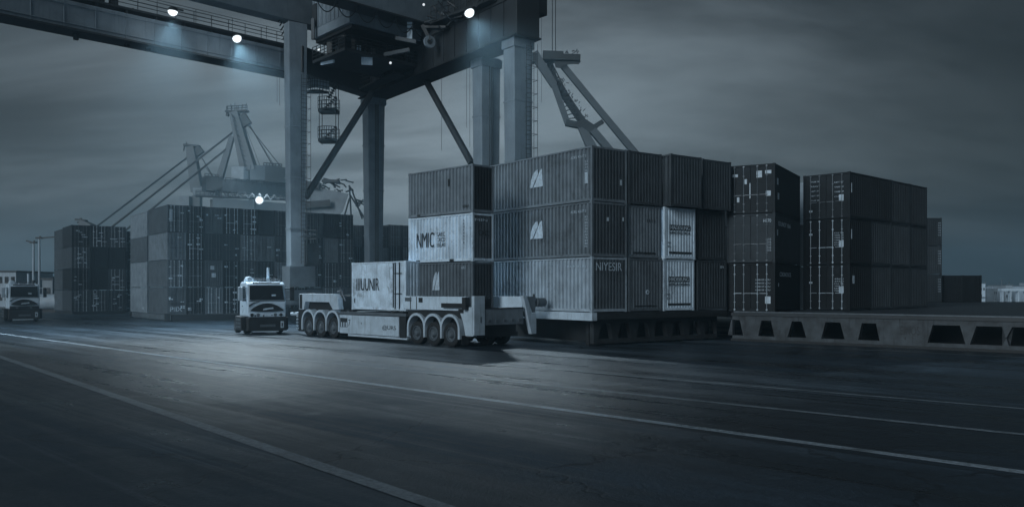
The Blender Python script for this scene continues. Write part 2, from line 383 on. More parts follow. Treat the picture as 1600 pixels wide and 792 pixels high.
# stack E
EL, EW = 6.9, 2.85; e2 = Vector((.5,.865,0)); EC = gp(1211,26.8)
pe, ue = make_container(EL,EW,2.9,'door',True), [False]
GE = 'containers with doors facing the yard right of the front stack'
E = []
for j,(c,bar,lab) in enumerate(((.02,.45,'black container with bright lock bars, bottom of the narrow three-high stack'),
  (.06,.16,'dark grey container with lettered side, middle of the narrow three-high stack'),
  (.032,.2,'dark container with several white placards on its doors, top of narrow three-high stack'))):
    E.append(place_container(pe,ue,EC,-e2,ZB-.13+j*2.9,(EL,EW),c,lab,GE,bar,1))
for y,z,w,h in ((-1.1,2.2,.35,.17),(-.8,.7,.14,.3),(-.35,1.75,.14,.3),(.35,2.1,.32,.4),(.85,2.3,.36,.2),(.9,1.0,.28,.3),(-.06,.9,.06,.9)): placard(E[2],y,z,w,h,EL/2)
for x,z in ((2.6,1.7),(2.4,.85)): side_plate(E[2],x,z,.3,.38,EW/2,None,1)
text('EDUNOT 1066',(2.6,EW/2+.006,2.2),3.2,.26,'+y',MARK,E[1]); side_plate(E[1],2.7,1.6,.2,.35,EW/2,None,1)
text('HE70',(EL/2+.006,.75,2.35),.45,.2,'+x',MARK,E[1])
for q in range(5): text('2215',(EL/2+.006,.9,1.3-q*.16),.3,.11,'+x',MARK,E[1])
text('COIONOOOS',(2.3,EW/2+.006,2.1),3.0,.26,'+y',MARK,E[0]); placard(E[0],.85,.5,.32,.42,EL/2)
for q in range(4): text('HAB 03 LOU',(EL/2+.006,.3,1.25+q*.2),.85,.09,'+x',MARK,E[0])
side_plate(E[0],2.5,1.5,.1,.2,EW/2,None,1)
# lone pale container glimpsed behind
px, ux = make_container(6.06,2.44,2.9,'blank',False), [False]
for j in range(3):  # dark stack added behind the slit to block the bright sky
    place_container(px,ux,gp(1117,21.5),D2*-1,ZB-.13+j*2.9,(6.06,2.44),.03,'added dark container blocking sky in the slit right of the front stack, %s tier'%row_n[j],'added sky-blocking containers in the slit behind the front stack')
xc = gp(1247,22.5)
for j,c in enumerate((.05,.06,.4)):
    place_container(px,ux,xc,D2*-1,ZB-.13+j*2.9,(6.06,2.44),c,('dark container mostly hidden between the two door-fronted stacks, lowest','dark container mostly hidden between the two door-fronted stacks, middle','pale container glimpsed in the gap between the two door-fronted stacks')[j],'containers in the gap between the two right stacks')

# stack F: row of short containers
f2 = Vector((.72,.69,0)); FC = gp(1328,25); f1 = Vector((-.69,.72,0)); FL, FW = 3.08, 3.12
pf, uf = make_container(FL,FW,2.9,'door',True), [False]
pfl, ufl = make_container(6.2,FW,2.9,'door',True), [False]
pfb, ufb = make_container(FL,FW,2.9,'blank',True), [False]
GF = 'short containers in the long right hand row'
for j in range(3):
    tier = row_n[j]; z = ZB-.13+j*2.9
    if j < 2:
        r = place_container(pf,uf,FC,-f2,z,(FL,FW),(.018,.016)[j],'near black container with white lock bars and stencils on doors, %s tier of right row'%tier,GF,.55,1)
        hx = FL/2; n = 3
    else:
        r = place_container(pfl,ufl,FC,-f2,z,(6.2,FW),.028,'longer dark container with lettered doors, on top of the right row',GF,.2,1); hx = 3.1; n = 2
    for q in range(6 if j < 2 else 9): text(random.choice(('45G1','MAX GR','TARE 38','NET 27','CU 76')),(hx+.004,.55 if (q%2 or j<2) else -1.05,1.2+q*.15),.6,.08,'+x',MARK,r)
    placard(r,.85,1.1,.3,.4,hx); placard(r,-1.15,(1.7,1.9,.5)[j],.22,.12,hx)
    if j == 0: side_plate(r,.9,1.7,.22,.5,FW/2,None,1)
    else: side_plate(r,hx-.3,1.6,.08,.6,FW/2,None,1)
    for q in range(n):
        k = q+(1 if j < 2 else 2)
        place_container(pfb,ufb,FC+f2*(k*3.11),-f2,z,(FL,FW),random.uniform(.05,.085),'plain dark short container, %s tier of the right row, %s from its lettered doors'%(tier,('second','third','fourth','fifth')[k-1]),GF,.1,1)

# stacks G and H
pg, ug = make_container(6.06,2.44,2.9,'blank',False), [False]
for j in range(3):
    r = place_container(pg,ug,gp(1437,15.2),(.12,-1),1.66+j*2.9,(6.06,2.44),(.05,.06,.045)[j],'grey container in the lone far stack right of the dark row, %s tier'%row_n[j],'containers of the far lone stack',side=-1)
    for q in range(6): text('H4',(3.035,.8,2.3-q*.25),.3,.14,'+x',MARK,r)
ph, uh = make_container(6.06,1.92,2.8,'blank',False), [False]
for j in range(3):
    place_container(ph,uh,gp(1446+j*29.2,15.0),(-.05,-1),1.66,(6.06,1.92),random.uniform(.008,.015),'low dark container in the far single row by the harbour, %s from its left'%('first','second','last')[j],'low row of far containers by the harbour',side=-1)

# ------------------------------------------------------------------ left stacks
GD = 'containers of the big stack behind the white truck'
DL, DW, DH = 6.9, 1.70, 2.58
pd, ud = make_container(DL,DW,DH,'door',False,.35), [False]
pdb, udb = make_container(DL,DW,DH,'blank',False,.35), [False]
DC = gp(262,16.67); ords = ['first','second','third','fourth','fifth','sixth','seventh','eighth','ninth','tenth','eleventh','twelfth']
tiers = ('lowest','second','third','top')
rd = random.Random(3)
DCOL = {(0,0):.11,(0,1):.12,(0,2):.22,(0,3):.09,(2,1):.09}
for i in range(11):
    for j in range(4):
        blank = (i,j) in ((2,1),(8,0),(5,3),(9,2),(9,3)); c = DCOL.get((i,j), rd.choice((.012,.015,.022,.04,.07,.11,.16)))
        bright = rd.random() < .55; bar = rd.uniform(.2,.42) if bright else rd.uniform(.05,.16)
        shade = 'black' if c < .025 else 'dark grey' if c < .05 else 'mid grey'
        look = 'plain ended' if blank else ('bright barred' if bright else 'dull barred')
        lab = '%s %s container, %s column from the left, %s tier, behind the white truck'%(shade,look,ords[i],tiers[j])
        r = place_container(pdb if blank else pd, udb if blank else ud, DC+D2*(i*1.735)-E_B*rd.uniform(0,.12), E_B, .62+j*2.585,(DL,DW),c,lab,GD,bar)
        if not blank and rd.random() < .8:
            for q in range(rd.randint(1,5)): placard(r,rd.choice((-.72,.1,.35)),rd.uniform(.3,2.1),rd.uniform(.15,.4),rd.uniform(.06,.16),DL/2,None)
        if (i,j) == (0,3): placard(r,-.66,1.0,.26,1.15,DL/2)
        if (i,j) == (2,1): placard(r,-.35,1.7,.36,.36,DL/2); placard(r,-.25,.95,.42,.42,DL/2)
        if (i,j) == (0,0): text('PIIX',(DL/2+.02,-.6,.3),1.1,.42,'+x',MARK,r)
for j in range(4):
    r = place_container(pdb,udb,DC+D1*7.0+Vector((-.15,0,0)),E_B,.62+j*2.585-(.12 if j == 3 else 0),(DL,DW),(.27,.27,.11,.27)[j],'%s container set end to end behind the left corner of the big stack, %s tier'%(('pale','pale','dark','pale')[j],tiers[j]),GD)
    if j == 0: text('43',(1.6,-DW/2-.006,.35),.7,.25,'-y',MARK,r)
t = thing('container_plinth','low dark plinth under the big container stack behind the truck','plinth',(DC.x,DC.y,0),E_B)
MB().box(-14,-.02,-.03,.3,.1,.6).build('side_beam',mat('plinth_paint',t3(.12),.6,0,.4,1,.5,.02),t)
MB().box(-.42,.03,.32,19.2,0,.6).build('end_beam',DARK,t)
MB().box(-.5,.12,-.16,.18,0,.72).build('corner_post',DARK,t); MB().box(-14.2,-13.8,-.16,.18,0,.7).build('corner_post',DARK,t)

GD2 = 'containers of the stack seen behind the crane legs'
D2C = gp(545,13.4)
for i in range(5):
    for j in range(4):
        c = rd.choice((.04,.06,.10,.16)); bar = rd.uniform(.1,.45)
        r = place_container(pd,ud,D2C+D2*(i*1.75),E_B,.2+j*2.585+(.25 if i > 2 else 0),(DL,DW),c,'%s container, %s column from the right, %s tier, between the crane legs'%(('dark','dark','grey','grey')[(.04,.06,.10,.16).index(c)],ords[4-i],tiers[j]),GD2,bar)

GA = 'containers of the far left stack beside the parked truck'
AC = gp(112,13.3); AL, AW = 6.0, 1.95
pa, ua = make_container(AL,AW,2.55,'door',False,.35), [False]
pab, uab = make_container(AL,AW,2.55,'blank',False,.35), [False]
AT = {(0,0):.09,(0,1):.03,(0,2):.12,(0,3):.06,(1,0):.08,(1,1):.02,(1,2):.02,(1,3):.08,(2,0):.06,(2,1):.10,(2,2):.02,(2,3):.13,(3,0):.05,(3,1):.10,(3,2):.03,(3,3):.08}
for (i,j),c in AT.items():
    c *= .7
    blank = (i,j) in ((1,1),(1,2),(2,2)); bright = c > .052
    p = AC+D2*(i*2.0)-E_B*(1.4 if i == 3 else 0)
    look = 'black plain ended' if blank else ('grey door fronted' if bright else 'dark door fronted')
    r = place_container(pab if blank else pa, uab if blank else ua, p, E_B, .35+j*2.56-(.4 if (i,j) == (3,3) else 0),(AL,AW),c,'%s container in the far left stack, %s door column, %s tier'%(look,ords[i],tiers[j]),GA,rd.uniform(.25,.5) if bright else .12)
    if not blank:
        for q in range(rd.randint(3,7)): placard(r,rd.uniform(-.8,.4),rd.uniform(.3,2.1),rd.uniform(.2,.5),rd.uniform(.05,.14),AL/2)
for j in range(4):
    place_container(pab,uab,AC+D1*6.06,E_B,.35+j*2.56-(.12 if j == 3 else 0),(AL,AW),(.13,.10,.10,.09)[j],'grey container at the left edge of the far left stack, %s tier'%tiers[j],GA)
MB_ = MB(); MB_.box(-12,-.1,.1,8,0,.34); tag(MB_.build('container_plinth',DARK),'dark base under the far left container stack','plinth'); o = bpy.data.objects['container_plinth.001']
o.location = (AC.x,AC.y,0); o.rotation_euler[2] = math.atan2(E_B.y,E_B.x)

# ------------------------------------------------------------------ trailer and its load
T = Vector((.69,-.72,0)); TN = Vector((.72,.69,0)); TR = Vector((-1.94,43.65,0)); TW = 4.0
def trailer_a(u, b=0):
    k = (u-800)/F; return (-1.94+.72*b-k*(43.65+.69*b))/(.69+.72*k)
t = thing('container_trailer','long white yard trailer with two groups of three wheels carrying containers','trailer',TR,T)
def wheel(parent, x, y, r, w, face=-1, name='wheel'):
    mb = MB(); y0 = y; f = face
    mb.lathe((x,y0,r),(0,f,0),[(-w,r*.6),(-w,r*.9),(-w*.9,r*.98),(-w*.12,r*.99),(-.02,r*.95),(0,r*.88),(0.0,r*.66),(-.05,r*.62)],36)
    wv = mb.build(name, RUB, parent, smooth=True)
    rm = MB(); rm.lathe((x,y0,r),(0,f,0),[(-.05,r*.62),(.0,r*.60),(.005,r*.54),(-.08,r*.5),(-.10,r*.32),(-.02,r*.28),(.02,r*.22),(.05,r*.2),(.06,r*.001)],32)
    for q in range(10):
        a = 2*math.pi*q/10; cx, cz = x+math.cos(a)*r*.4, r+math.sin(a)*r*.4
        rm.tube((cx,y0-f*.095,cz),(cx,y0-f*.065,cz),.03,6)
    rm.build('rim', RIM, wv, smooth=True)
    return wv
REAR = [1.9,3.34,4.78]; FRNT = [13.2,14.64,16.08]
for a in REAR+FRNT:
    wheel(t,-a,.06,.64,.42,-1)
    wheel(t,-a,TW-.12,.64,.42,1)
for a in REAR[:1]:
    wheel(t,-a+.3,2.55,.64,.42,1); 
def fender(al, name):
    r, R, zc, sp = .66, .80, .92, 1.44
    cs = [-a for a in sorted(al, reverse=True)]
    up = []; dn = []
    for i, c in enumerate(cs):
        half = math.acos((sp/2)/R)
        a0 = math.pi if i == 0 else math.pi-half; a1 = 0 if i == len(cs)-1 else half
        for q in range(13):
            a = a0+(a1-a0)*q/12; up.append((c+R*math.cos(a), zc+R*math.sin(a)))
    for c in reversed(cs):
        dn.append((c+r,.42)); 
        for q in range(17):
            a = math.pi*q/16; dn.append((c+r*math.cos(a), zc+r*math.sin(a)))
        dn.append((c-r,.42))
    poly = [(cs[0]-R,.42)]+up+[(cs[-1]+R,.42)]+dn
    MB().prism(poly,(0,0,0),(1,0,0),(0,0,1),(0,.5,0)).build(name, PALE, t)
fender(REAR,'fender'); fender(FRNT,'fender')
# main frame
MB().box(-16.9,-.5,.62,TW-.55,.75,1.5).build('main_frame',DARK,t)
MB().box(-12.75,-5.7,.02,TW-.05,1.50,1.66).build('deck_rail',mat('grey_rail',t3(.12),.5),t)
MB().box(-5.68,-.12,.15,TW-.15,1.52,1.84).build('rear_deck',DARK,t)
MB().box(-12.35,-6.35,.0,.08,.36,1.46).build('side_skirt',PALE,t,bevel=.01)
MB().box(-6.33,-5.75,.05,.12,.30,1.46).build('end_panel',DARK,t)
MB().box(-11.6,-5.7,.1,.2,.2,.32).build('lower_rail',PALE,t)
sk = t
mb = MB(); mb.box(-12.3,-11.5,-.006,.004,.72,1.28); mb.build('marking',INK,t)
for q in range(3): MB().box(-12.2+q*.26,-12.08+q*.26,-.010,.0,.74,1.02).build('marking',PALE,t)
text('7',(-11.4,-.004,.8),.22,.4,'-y',INK,t)
text('@URS',(-7.9,-.005,.66),1.3,.3,'-y',INK,t)
MB().box(-10.05,-10.0,-.01,.01,.95,1.05).build('marking',INK,t)
# rear side box, legs and tail
MB().box(-5.75,-.62,.02,.22,1.90,2.62).build('side_board',WHITE,t,bevel=.015)
for x in (-5.3,-4.75): MB().box(x,x+.05,.0,.05,1.92,2.6).build('seam',DARK,t)
MB().box(-5.75,-5.2,-.01,.04,2.35,2.55).build('latch',RIM,t); MB().box(-4.5,-4.2,-.03,.04,2.3,2.55).build('latch',DARK,t)
mb = MB(); mb.box(-2.4,-.35,-.16,.0,2.05,2.28); mb.box(-.62,-.35,-.25,.05,1.95,2.6); mb.build('tail_bracket',DARK,t)
mb = MB(); mb.prism([(-1.2,2.1),(-.05,2.1),(-.05,.62),(-.62,.62),(-.8,1.3)],(0,-.02,0),(1,0,0),(0,0,1),(0,.3,0)); mb.build('tail_leg',PALE,t,bevel=.02)
MB().box(-1.15,-.75,-.04,-.02,1.78,2.0).build('lamp_cluster',DARK,t)
MB().box(-.14,.06,-.02,.72,.66,2.66).build('tail_plate',PALE,t,bevel=.02)
MB().box(.06,.075,.42,.46,1.3,1.6).build('slot',DARK,t)
MB().box(-.2,.03,.74,3.5,1.16,2.0).build('rear_bumper',mat('grey_bumper',t3(.22),.5,0,.3,1.5,.4),t,bevel=.02)
MB().box(-.22,.055,.74,3.5,1.99,2.05).build('bumper_rail',DARK,t)
MB().box(-5.75,-.3,TW-.3,TW-.1,1.86,2.62).build('side_board',WHITE,t,bevel=.015)
MB().box(-.3,-.1,.74,1.3,2.05,2.5).build('tool_box',DARK,t)
mb = MB(); mb.prism([(3.42,2.66),(3.7,2.66),(4.12,1.72),(4.42,1.72),(4.42,.6),(4.05,.6),(3.86,1.2)],(.1,0,0),(0,1,0),(0,0,1),(-.24,0,0)); mb.build('tail_arm',PALE,t,bevel=.02)
MB().prism([(3.74,2.62),(4.4,2.62),(4.4,1.76),(4.15,1.76)],(.04,0,0),(0,1,0),(0,0,1),(-.1,0,0)).build('arm_plate',mat('grey_plate',t3(.17),.5),t)
mb = MB(); mb.tube((-.1,4.55,2.3),(-.1,5.2,2.3),.24,14); mb.build('air_tank',RIM,t,smooth=True)
mb = MB(); mb.tube((-.1,4.42,1.9),(-.1,4.42,2.75),.06,8); mb.tube((-.1,4.42,2.3),(-.1,4.55,2.3),.05,8); mb.build('tank_bracket',DARK,t)
MB().box(-1.0,-.5,.4,3.6,.5,.75).build('axle_beam',DARK,t)
for q in range(7): MB().box(-12.0+q*.85,-11.82+q*.85,-.012,.0,1.33,1.39).build('reflector',MARK,t)
for a in REAR+FRNT:
    MB().tube((-a,.4,.64),(-a,TW-.4,.64),.10,8).build('axle',DARK,t)
    mb = MB(); mb.prism([(-a-.5,1.0),(-a,.78),(-a+.5,1.0),(-a,.86)],(0,.62,0),(1,0,0),(0,0,1),(0,.12,0)); mb.build('leaf_spring',RIM,t)
for x in (-1.0,-12.35): MB().box(x,x+.03,.05,.55,.15,.62).build('mud_flap',RUB,t)
mb = MB()
for q in range(8):
    u0, u1 = q/8, (q+1)/8; mb.tube((-17.2-2.6*u0,.9,1.9-.9*math.sin(math.pi*u0)),(-17.2-2.6*u1,.9,1.9-.9*math.sin(math.pi*u1)),.04,5)
mb.build('air_hose',RUB,t)
for q in range(5): MB().box(-.16,.062,.95+q*.55,1.13+q*.55,1.32,1.44).build('tail_light',RIM,t)
# gooseneck
mb = MB(); mb.prism([(-17.35,1.7),(-17.35,2.72),(-13.1,2.72),(-12.75,2.45),(-12.62,1.75),(-13.3,1.75),(-13.75,2.2),(-16.6,2.2),(-16.75,1.7)],(0,.1,0),(1,0,0),(0,0,1),(0,.35,0)); mb.build('gooseneck',PALE,t,bevel=.02)
MB().box(-16.7,-13.4,.5,TW-.5,1.52,2.6).build('gooseneck_core',DARK,t)
MB().box(-17.2,-16.95,.05,.12,1.75,2.68).build('front_panel',DARK,t)
mb = MB(); mb.box(-17.6,-17.0,.2,TW-.3,.3,1.7); mb.build('front_frame',DARK,t)
for q in range(6): MB().box(-17.66,-17.56,.1+.0*q,.35,.4+q*.2,.5+q*.2).build('step_light',PALE,t)
mb = MB(); mb.tube((-17.3,.5,1.42),(-20.2,1.2,1.32),.13,10); mb.build('drawbar',PALE,t,smooth=True)
mb = MB(); mb.tube((-12.9,.4,2.7),(-12.9,.4,3.15),.05); mb.tube((-12.95,.4,3.1),(-12.5,.5,2.3),.045); mb.tube((-13.2,.4,2.85),(-12.7,.4,2.95),.06); mb.build('air_hose',RIM,t)
for x in (-12.4,-11.5,-7.2,-6.4): MB().box(x,x+.3,.1,.5,1.665,1.78).build('twist_lock',DARK,t)

def tl(a, b, z=0): v = TR-T*a+TN*b; return Vector((v.x,v.y,z))
# white container near the front
pw, uw = make_container(5.45,2.3,2.84,'blank',True,.2,.03), [False]
a1 = trailer_a(634,.5)
W1 = place_container(pw,uw,tl(a1,.5),T,1.78,(5.45,2.3),.8,'white ribbed container with tall dark lettering, standing low on the trailer front','containers riding on the long trailer')
text('IIIUUNIR',(-2.2,-1.156,1.15),2.35,.72,'-y',INK,W1)
mb = MB()
for x in (1.75,2.15): mb.tube((x,-1.18,.1),(x,-1.18,2.75),.03,6)
for z in (.95,2.1): mb.box(1.7,2.35,-1.21,-1.16,z,z+.05)
mb.build('lock_bar',INK,W1)
side_plate(W1,-2.45,.4,.08,.28,1.15,INK)
MB().box(1.5,1.56,-1.165,-1.14,.18,2.72).build('seam',INK,W1)
# triple stack near the rear
CL, CW, CH = 5.65, 1.5, 2.59
pc, uc = make_container(CL,CW,CH,'blank',True,.28,.075), [False]
CC = tl(1.78,1.5); GC = 'containers riding on the long trailer'
C = []
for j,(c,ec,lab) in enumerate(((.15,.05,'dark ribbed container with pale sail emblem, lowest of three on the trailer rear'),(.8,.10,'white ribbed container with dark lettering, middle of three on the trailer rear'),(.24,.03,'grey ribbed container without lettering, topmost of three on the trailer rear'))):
    C.append(place_container(pc,uc,CC,T,1.9+j*2.6,(CL,CW),c,lab,GC,end_shade=ec))  # end walls coloured darker than the ribbed sides to stand in for shade
sail(C[0],-.6,1.05,.62,1.05,CW/2)
text('AEK 7',(1.9,-CW/2-.006,2.2),.4,.14,'-y',MARK,C[0])
text('NMIC',(-2.05,-CW/2-.006,.85),1.6,.85,'-y',INK,C[1])
for q,s_ in enumerate(('BEAI','OECD','SAEC')): text(s_,(-.2,-CW/2-.006,.85+q*.29),.72,.23,'-y',INK,C[1])
for q in range(8): text('AEHKMN38'[q],(2.05,-CW/2-.006,2.15-q*.17),.1,.11,'-y',INK,C[1])
for x in (-2.1,.9): MB().box(x,x+.36,-CW/2-.006,-CW/2+.02,.03,.16).build('fork_pocket',INK,C[1])
text('OC',(CL/2+.004,-.4,1.4),.8,.28,'+x',INK,C[1]); text('MIN',(CL/2+.004,-.6,2.15),.9,.14,'+x',MARK,C[1])
side_plate(C[2],.75,1.55,.12,.4,CW/2,INK); text('0064',(2.0,-CW/2-.006,.3),.5,.14,'-y',INK,C[2])
for x in (-2.0,): MB().box(x,x+.3,-CW/2-.006,-CW/2+.02,.04,.16).build('fork_pocket',INK,C[2])

# ------------------------------------------------------------------ trucks
def make_truck(label, loc, N_):
    t = thing('yard_truck', label, 'truck', loc, None, 'white yard trucks'); t.rotation_euler[2] = math.atan2(N_[0], -N_[1])
    mb = MB(); mb.prism([(.0,1.18),(-.06,2.2),(.02,2.3),(.28,3.32),(.5,3.5),(2.0,3.5),(2.25,3.3),(2.3,1.18)],(-1.28,0,0),(0,1,0),(0,0,1),(2.56,0,0)); cab = mb.build('cab',WHITE_CAB,t,bevel=.09)
    # windscreen lies on the sloping front
    def slope(z): return -.045+(z-2.2)/1.1*.28
    g = MB(); r = [(-1.14,slope(2.30)-.03,2.30),(1.14,slope(2.30)-.03,2.30),(1.08,slope(3.26)-.035,3.26),(-1.08,slope(3.26)-.035,3.26)]
    g.hexa([r[0],r[1],(1.14,slope(2.3)+.05,2.3),(-1.14,slope(2.3)+.05,2.3),r[3],r[2],(1.08,slope(3.26)+.05,3.26),(-1.08,slope(3.26)+.05,3.26)]); g.build('windscreen',GLASS,t)
    wp = MB(); wp.tube((-.6,slope(2.3)-.05,2.32),(-.1,slope(2.6)-.05,2.62),.015,5); wp.tube((.35,slope(2.3)-.05,2.32),(.85,slope(2.55)-.05,2.58),.015,5); wp.build('wiper',DARK,t)
    MB().box(.32,.6,-.03,.0,2.55,2.66).build('permit_card',MARK,t)
    # dark curved grille with light bar
    pg_ = []
    for q in range(15):
        x = -1.08+2.16*q/14; pg_.append((x,1.62+.46*math.sin(math.pi*(q/14))**.8))
    for q in range(15):
        x = 1.08-2.16*q/14; pg_.append((x,1.56-.06*math.sin(math.pi*q/14)))
    gr = MB(); gr.prism(pg_,(0,-.105,0),(1,0,0),(0,0,1),(0,.08,0)); go = gr.build('grille',DARK,t)
    MB().prism([(-.3,1.6),(-.24,1.72),(.38,1.80),(.42,1.7)],(0,-.13,0),(1,0,0),(0,0,1),(0,.03,0)).build('grille_bar',MARK,go)
    br = MB(); br.prism([(-1.2,1.95),(-.9,2.12),(-.5,2.2),(-.5,2.17),(-.9,2.06),(-1.2,1.85)],(0,-.10,0),(1,0,0),(0,0,1),(0,.05,0)); br.build('styling_line',INK,t)
    hl = MB(); hl.box(-1.2,1.2,-.16,.02,1.16,1.44); hl.build('light_panel',WHITE_CAB,t,bevel=.03)
    for x in (-1.02,-.62,.52,.9):
        MB().lathe((x,-.165,1.3),(0,-1,0),[(0,.11),(.02,.11),(.03,.06),(.01,.001)],14).build('headlight',RIM if abs(x) < .8 else DARK,t)
    for x in (-.85,-.3,.25,.75): MB().box(x,x+.09,-.17,-.15,1.19+.06*(x>0),1.3).build('badge',INK,t)
    bp = MB(); bp.box(-1.3,1.3,-.24,.55,.22,1.14); bp.build('bumper',DARK,t,bevel=.06)
    MB().box(-.98,.72,-.25,-.2,.16,.23).build('bumper_edge',PALE,t)
    lp = MB(); lp.box(.86,1.08,-.262,-.24,.42,.86); lo = lp.build('fog_lamp',MARK,t,bevel=.03); MB().box(.91,1.0,-.272,-.25,.52,.76).build('lamp_insert',DARK,lo)
    for z0_ in (2.22,): MB().box(-1.2,1.2,-.085,-.05,z0_,z0_+.035).build('seam',INK,t)
    MB().box(-.9,.9,.12,.2,3.36,3.46).build('sun_visor',DARK,t,bevel=.02)
    for x in (-1.0,-.35,.35,1.0): MB().tube((x,.62,3.5),(x,.62,3.58),.07,8).build('marker_light',MARK,t)
    MB().box(-.5,.5,-.27,-.235,.5,.66).build('plate_holder',RIM,t)
    # left side: window, door, fender, steps
    MB().prism([(.36,2.22),(.5,3.05),(.72,3.2),(1.35,3.2),(1.4,2.2)],(-1.295,0,0),(0,1,0),(0,0,1),(.03,0,0)).build('side_window',GLASS,t)
    dd = MB(); dd.box(-1.297,-1.27,.3,1.5,1.3,2.15); d = dd.build('door',WHITE_CAB,t); MB().box(-1.32,-1.29,1.25,1.42,1.85,1.9).build('handle',DARK,d)
    MB().prism([(.36,2.22),(.5,3.05),(.72,3.2),(1.35,3.2),(1.4,2.2)],(1.265,0,0),(0,1,0),(0,0,1),(.03,0,0)).build('side_window',GLASS,t)
    st = MB(); st.box(-1.62,-1.3,.35,2.1,.25,1.2); so = st.build('step_box',DARK,t,bevel=.04)
    for q in range(3):
        for w in range(3): MB().box(-1.632,-1.61,.5+w*.45,.8+w*.45,.42+q*.24,.56+q*.24).build('step_tread',RIM,so)
    MB().box(1.3,1.55,.35,2.1,.25,1.15).build('step_box',DARK,t,bevel=.04)
    for sx in (-1,1):
        mr = MB(); mr.tube((sx*1.28,.25,3.1),(sx*1.66,.1,3.1),.03,6); mr.tube((sx*1.28,.25,2.35),(sx*1.66,.1,2.35),.03,6); mo = mr.build('mirror_arm',PALE,t)
        MB().box(sx*1.72-.15,sx*1.72+.15,.02,.13,2.25,3.15).build('mirror',DARK if sx > 0 else PALE,mo,bevel=.03)
    rb = MB(); rb.box(-1.1,-.65,.9,1.9,3.5,3.66); rb.prism([(-1.1,3.66),(-1.0,3.85),(-.85,3.87),(-.4,3.54),(-.65,3.5)],(0,1.0,0),(1,0,0),(0,0,1),(0,.8,0)); rb.build('roof_unit',PALE,t,bevel=.05)
    rr = MB(); rr.rail([(-.6,.75,3.5),(1.05,.75,3.5)],.22,.02,.28,2); rr.build('roof_rack',RIM,t)
    ex = MB(); ex.tube((.62,2.1,1.3),(.62,2.1,4.5),.11,12); ex.build('exhaust_stack',PALE,t,smooth=True)
    bc = MB(); bc.tube((.95,1.5,3.5),(.95,1.5,3.85),.16,10); bc.box(.9,1.3,1.6,2.1,3.5,3.75); bc.build('air_filter',DARK,t)
    ch = MB(); ch.box(-.5,.5,.5,4.4,.55,1.05); ch.box(-.6,.6,3.3,4.3,1.05,1.2); ch.build('chassis',DARK,t)
    for sx in (-1,1):
        wheel(t,sx*1.0,.9,.5,.34) if False else None
    for y in (.95,3.7):
        for sx in (-1,1):
            mb = MB(); mb.lathe((sx*1.26,y,.5),(sx,0,0),[(-.36,.3),(-.36,.45),(-.3,.5),(-.05,.5),(0,.45),(0,.32),(-.05,.3)],28); wv = mb.build('wheel',RUB,t,smooth=True)
            rm = MB(); rm.lathe((sx*1.26,y,.5),(sx,0,0),[(-.05,.3),(0,.29),(-.05,.22),(.02,.12),(.03,.001)],24); rm.build('rim',RIM,wv,smooth=True)
    return t
tN = Vector((.50,-.866,0))
c = gp(417,23.3)
truck = make_truck('white yard truck with dark bumper and roof exhaust, turned toward the camera beside the trailer',(c.x,c.y,0),tN)
c2 = gp(38,16.7)
truck2 = copy_tree(truck); truck2.location = (c2.x,c2.y,0); truck2.rotation_euler[2] += .12
for ch in truck2.children:
    if ch.name.startswith('light_panel'): ch.material_slots[0].link = 'OBJECT'; ch.material_slots[0].material = DARK
tag(truck2,'small far white yard truck parked at the left edge near the light poles','truck','white yard trucks')

# ------------------------------------------------------------------ raised quay platform on the right
PW = Vector((.736,-.677,0)); A0 = Vector((12.95,50.75,0)); ZD = 1.65; PN = Vector((-.677,-.736,0))  # PN points out to the yard
def plat_k(u):
    k = (u-800)/F; return (k*A0.y-A0.x)/(PW.x-k*PW.y)
t = thing('quay_platform','long raised quay platform with trapezoid recesses along its worn concrete front','platform',A0,PW)
# local x along the front, local +y goes back under the deck
mb = MB(); L0 = 62
xs = [plat_k(u) for u in (1150,1197,1245,1302,1355,1480,1546,1604)]
wid = [(.30,.52),(.30,.52),(.32,.55),(.36,.6),(.34,.58),(.62,.9),(.62,.9),(.6,.9)]
while xs[0] > 2.6: xs.insert(0,xs[0]-1.5); wid.insert(0,(.3,.5))
print('plat', xs[:12])
x = xs[-1]
while x < L0-4: x += 2.6; xs.append(x); wid.append((.6,.9))
zb, zt, z0, z1 = .32, 1.22, .1, 1.47
mb.box(0,L0,0,.3,z0,zb); mb.box(0,L0,0,.3,zt,z1)
prev_t = prev_b = 0.; rj = random.Random(4)
wid = [(a_*rj.uniform(.85,1.15),b_*rj.uniform(.92,1.1)) for a_,b_ in wid]; xs = [x_+rj.uniform(-.08,.08) for x_ in xs]
for xc_,(a,b) in zip(xs,wid):
    mb.prism([(prev_b,zb),(xc_-b,zb),(xc_-a,zt),(prev_t,zt)],(0,0,0),(1,0,0),(0,0,1),(0,.3,0)); prev_t, prev_b = xc_+a, xc_+b
mb.prism([(prev_b,zb),(L0,zb),(L0,zt),(prev_t,zt)],(0,0,0),(1,0,0),(0,0,1),(0,.3,0))
mb.build('front_wall',WORN,t)
MB().box(0,L0,5,5.2,.0,1.29).build('recess_back',DARK,t)
MB().box(-.05,L0,-.07,.9,1.475,1.645).build('coping',mat('dark_coping',t3(.045),.5,0,.3,1,.3),t)
MB().box(-.05,L0,-.1,-.002,0,.13).build('footing',DARK,t)
MB().box(-.05,L0,.25,.33,1.65,1.72).build('kerb_rail',RIM,t)
kx = plat_k(1407); text('EINOS',(kx,-.012,.68),plat_k(1437)-kx,.44,'-y',INK,t); text('C',(kx+.55,-.005,.5),.2,.14,'-y',INK,t); text('I',(kx+.2,-.005,.42),.06,.14,'-y',INK,t)
def loc(p): p = Vector((p[0],p[1],0))-A0; return (p.dot(PW), p.dot(-PN))
poly = [(0,.905),(L0,.905),loc((130,40)),loc((130,94)),loc((12,94)),loc((7,72))]
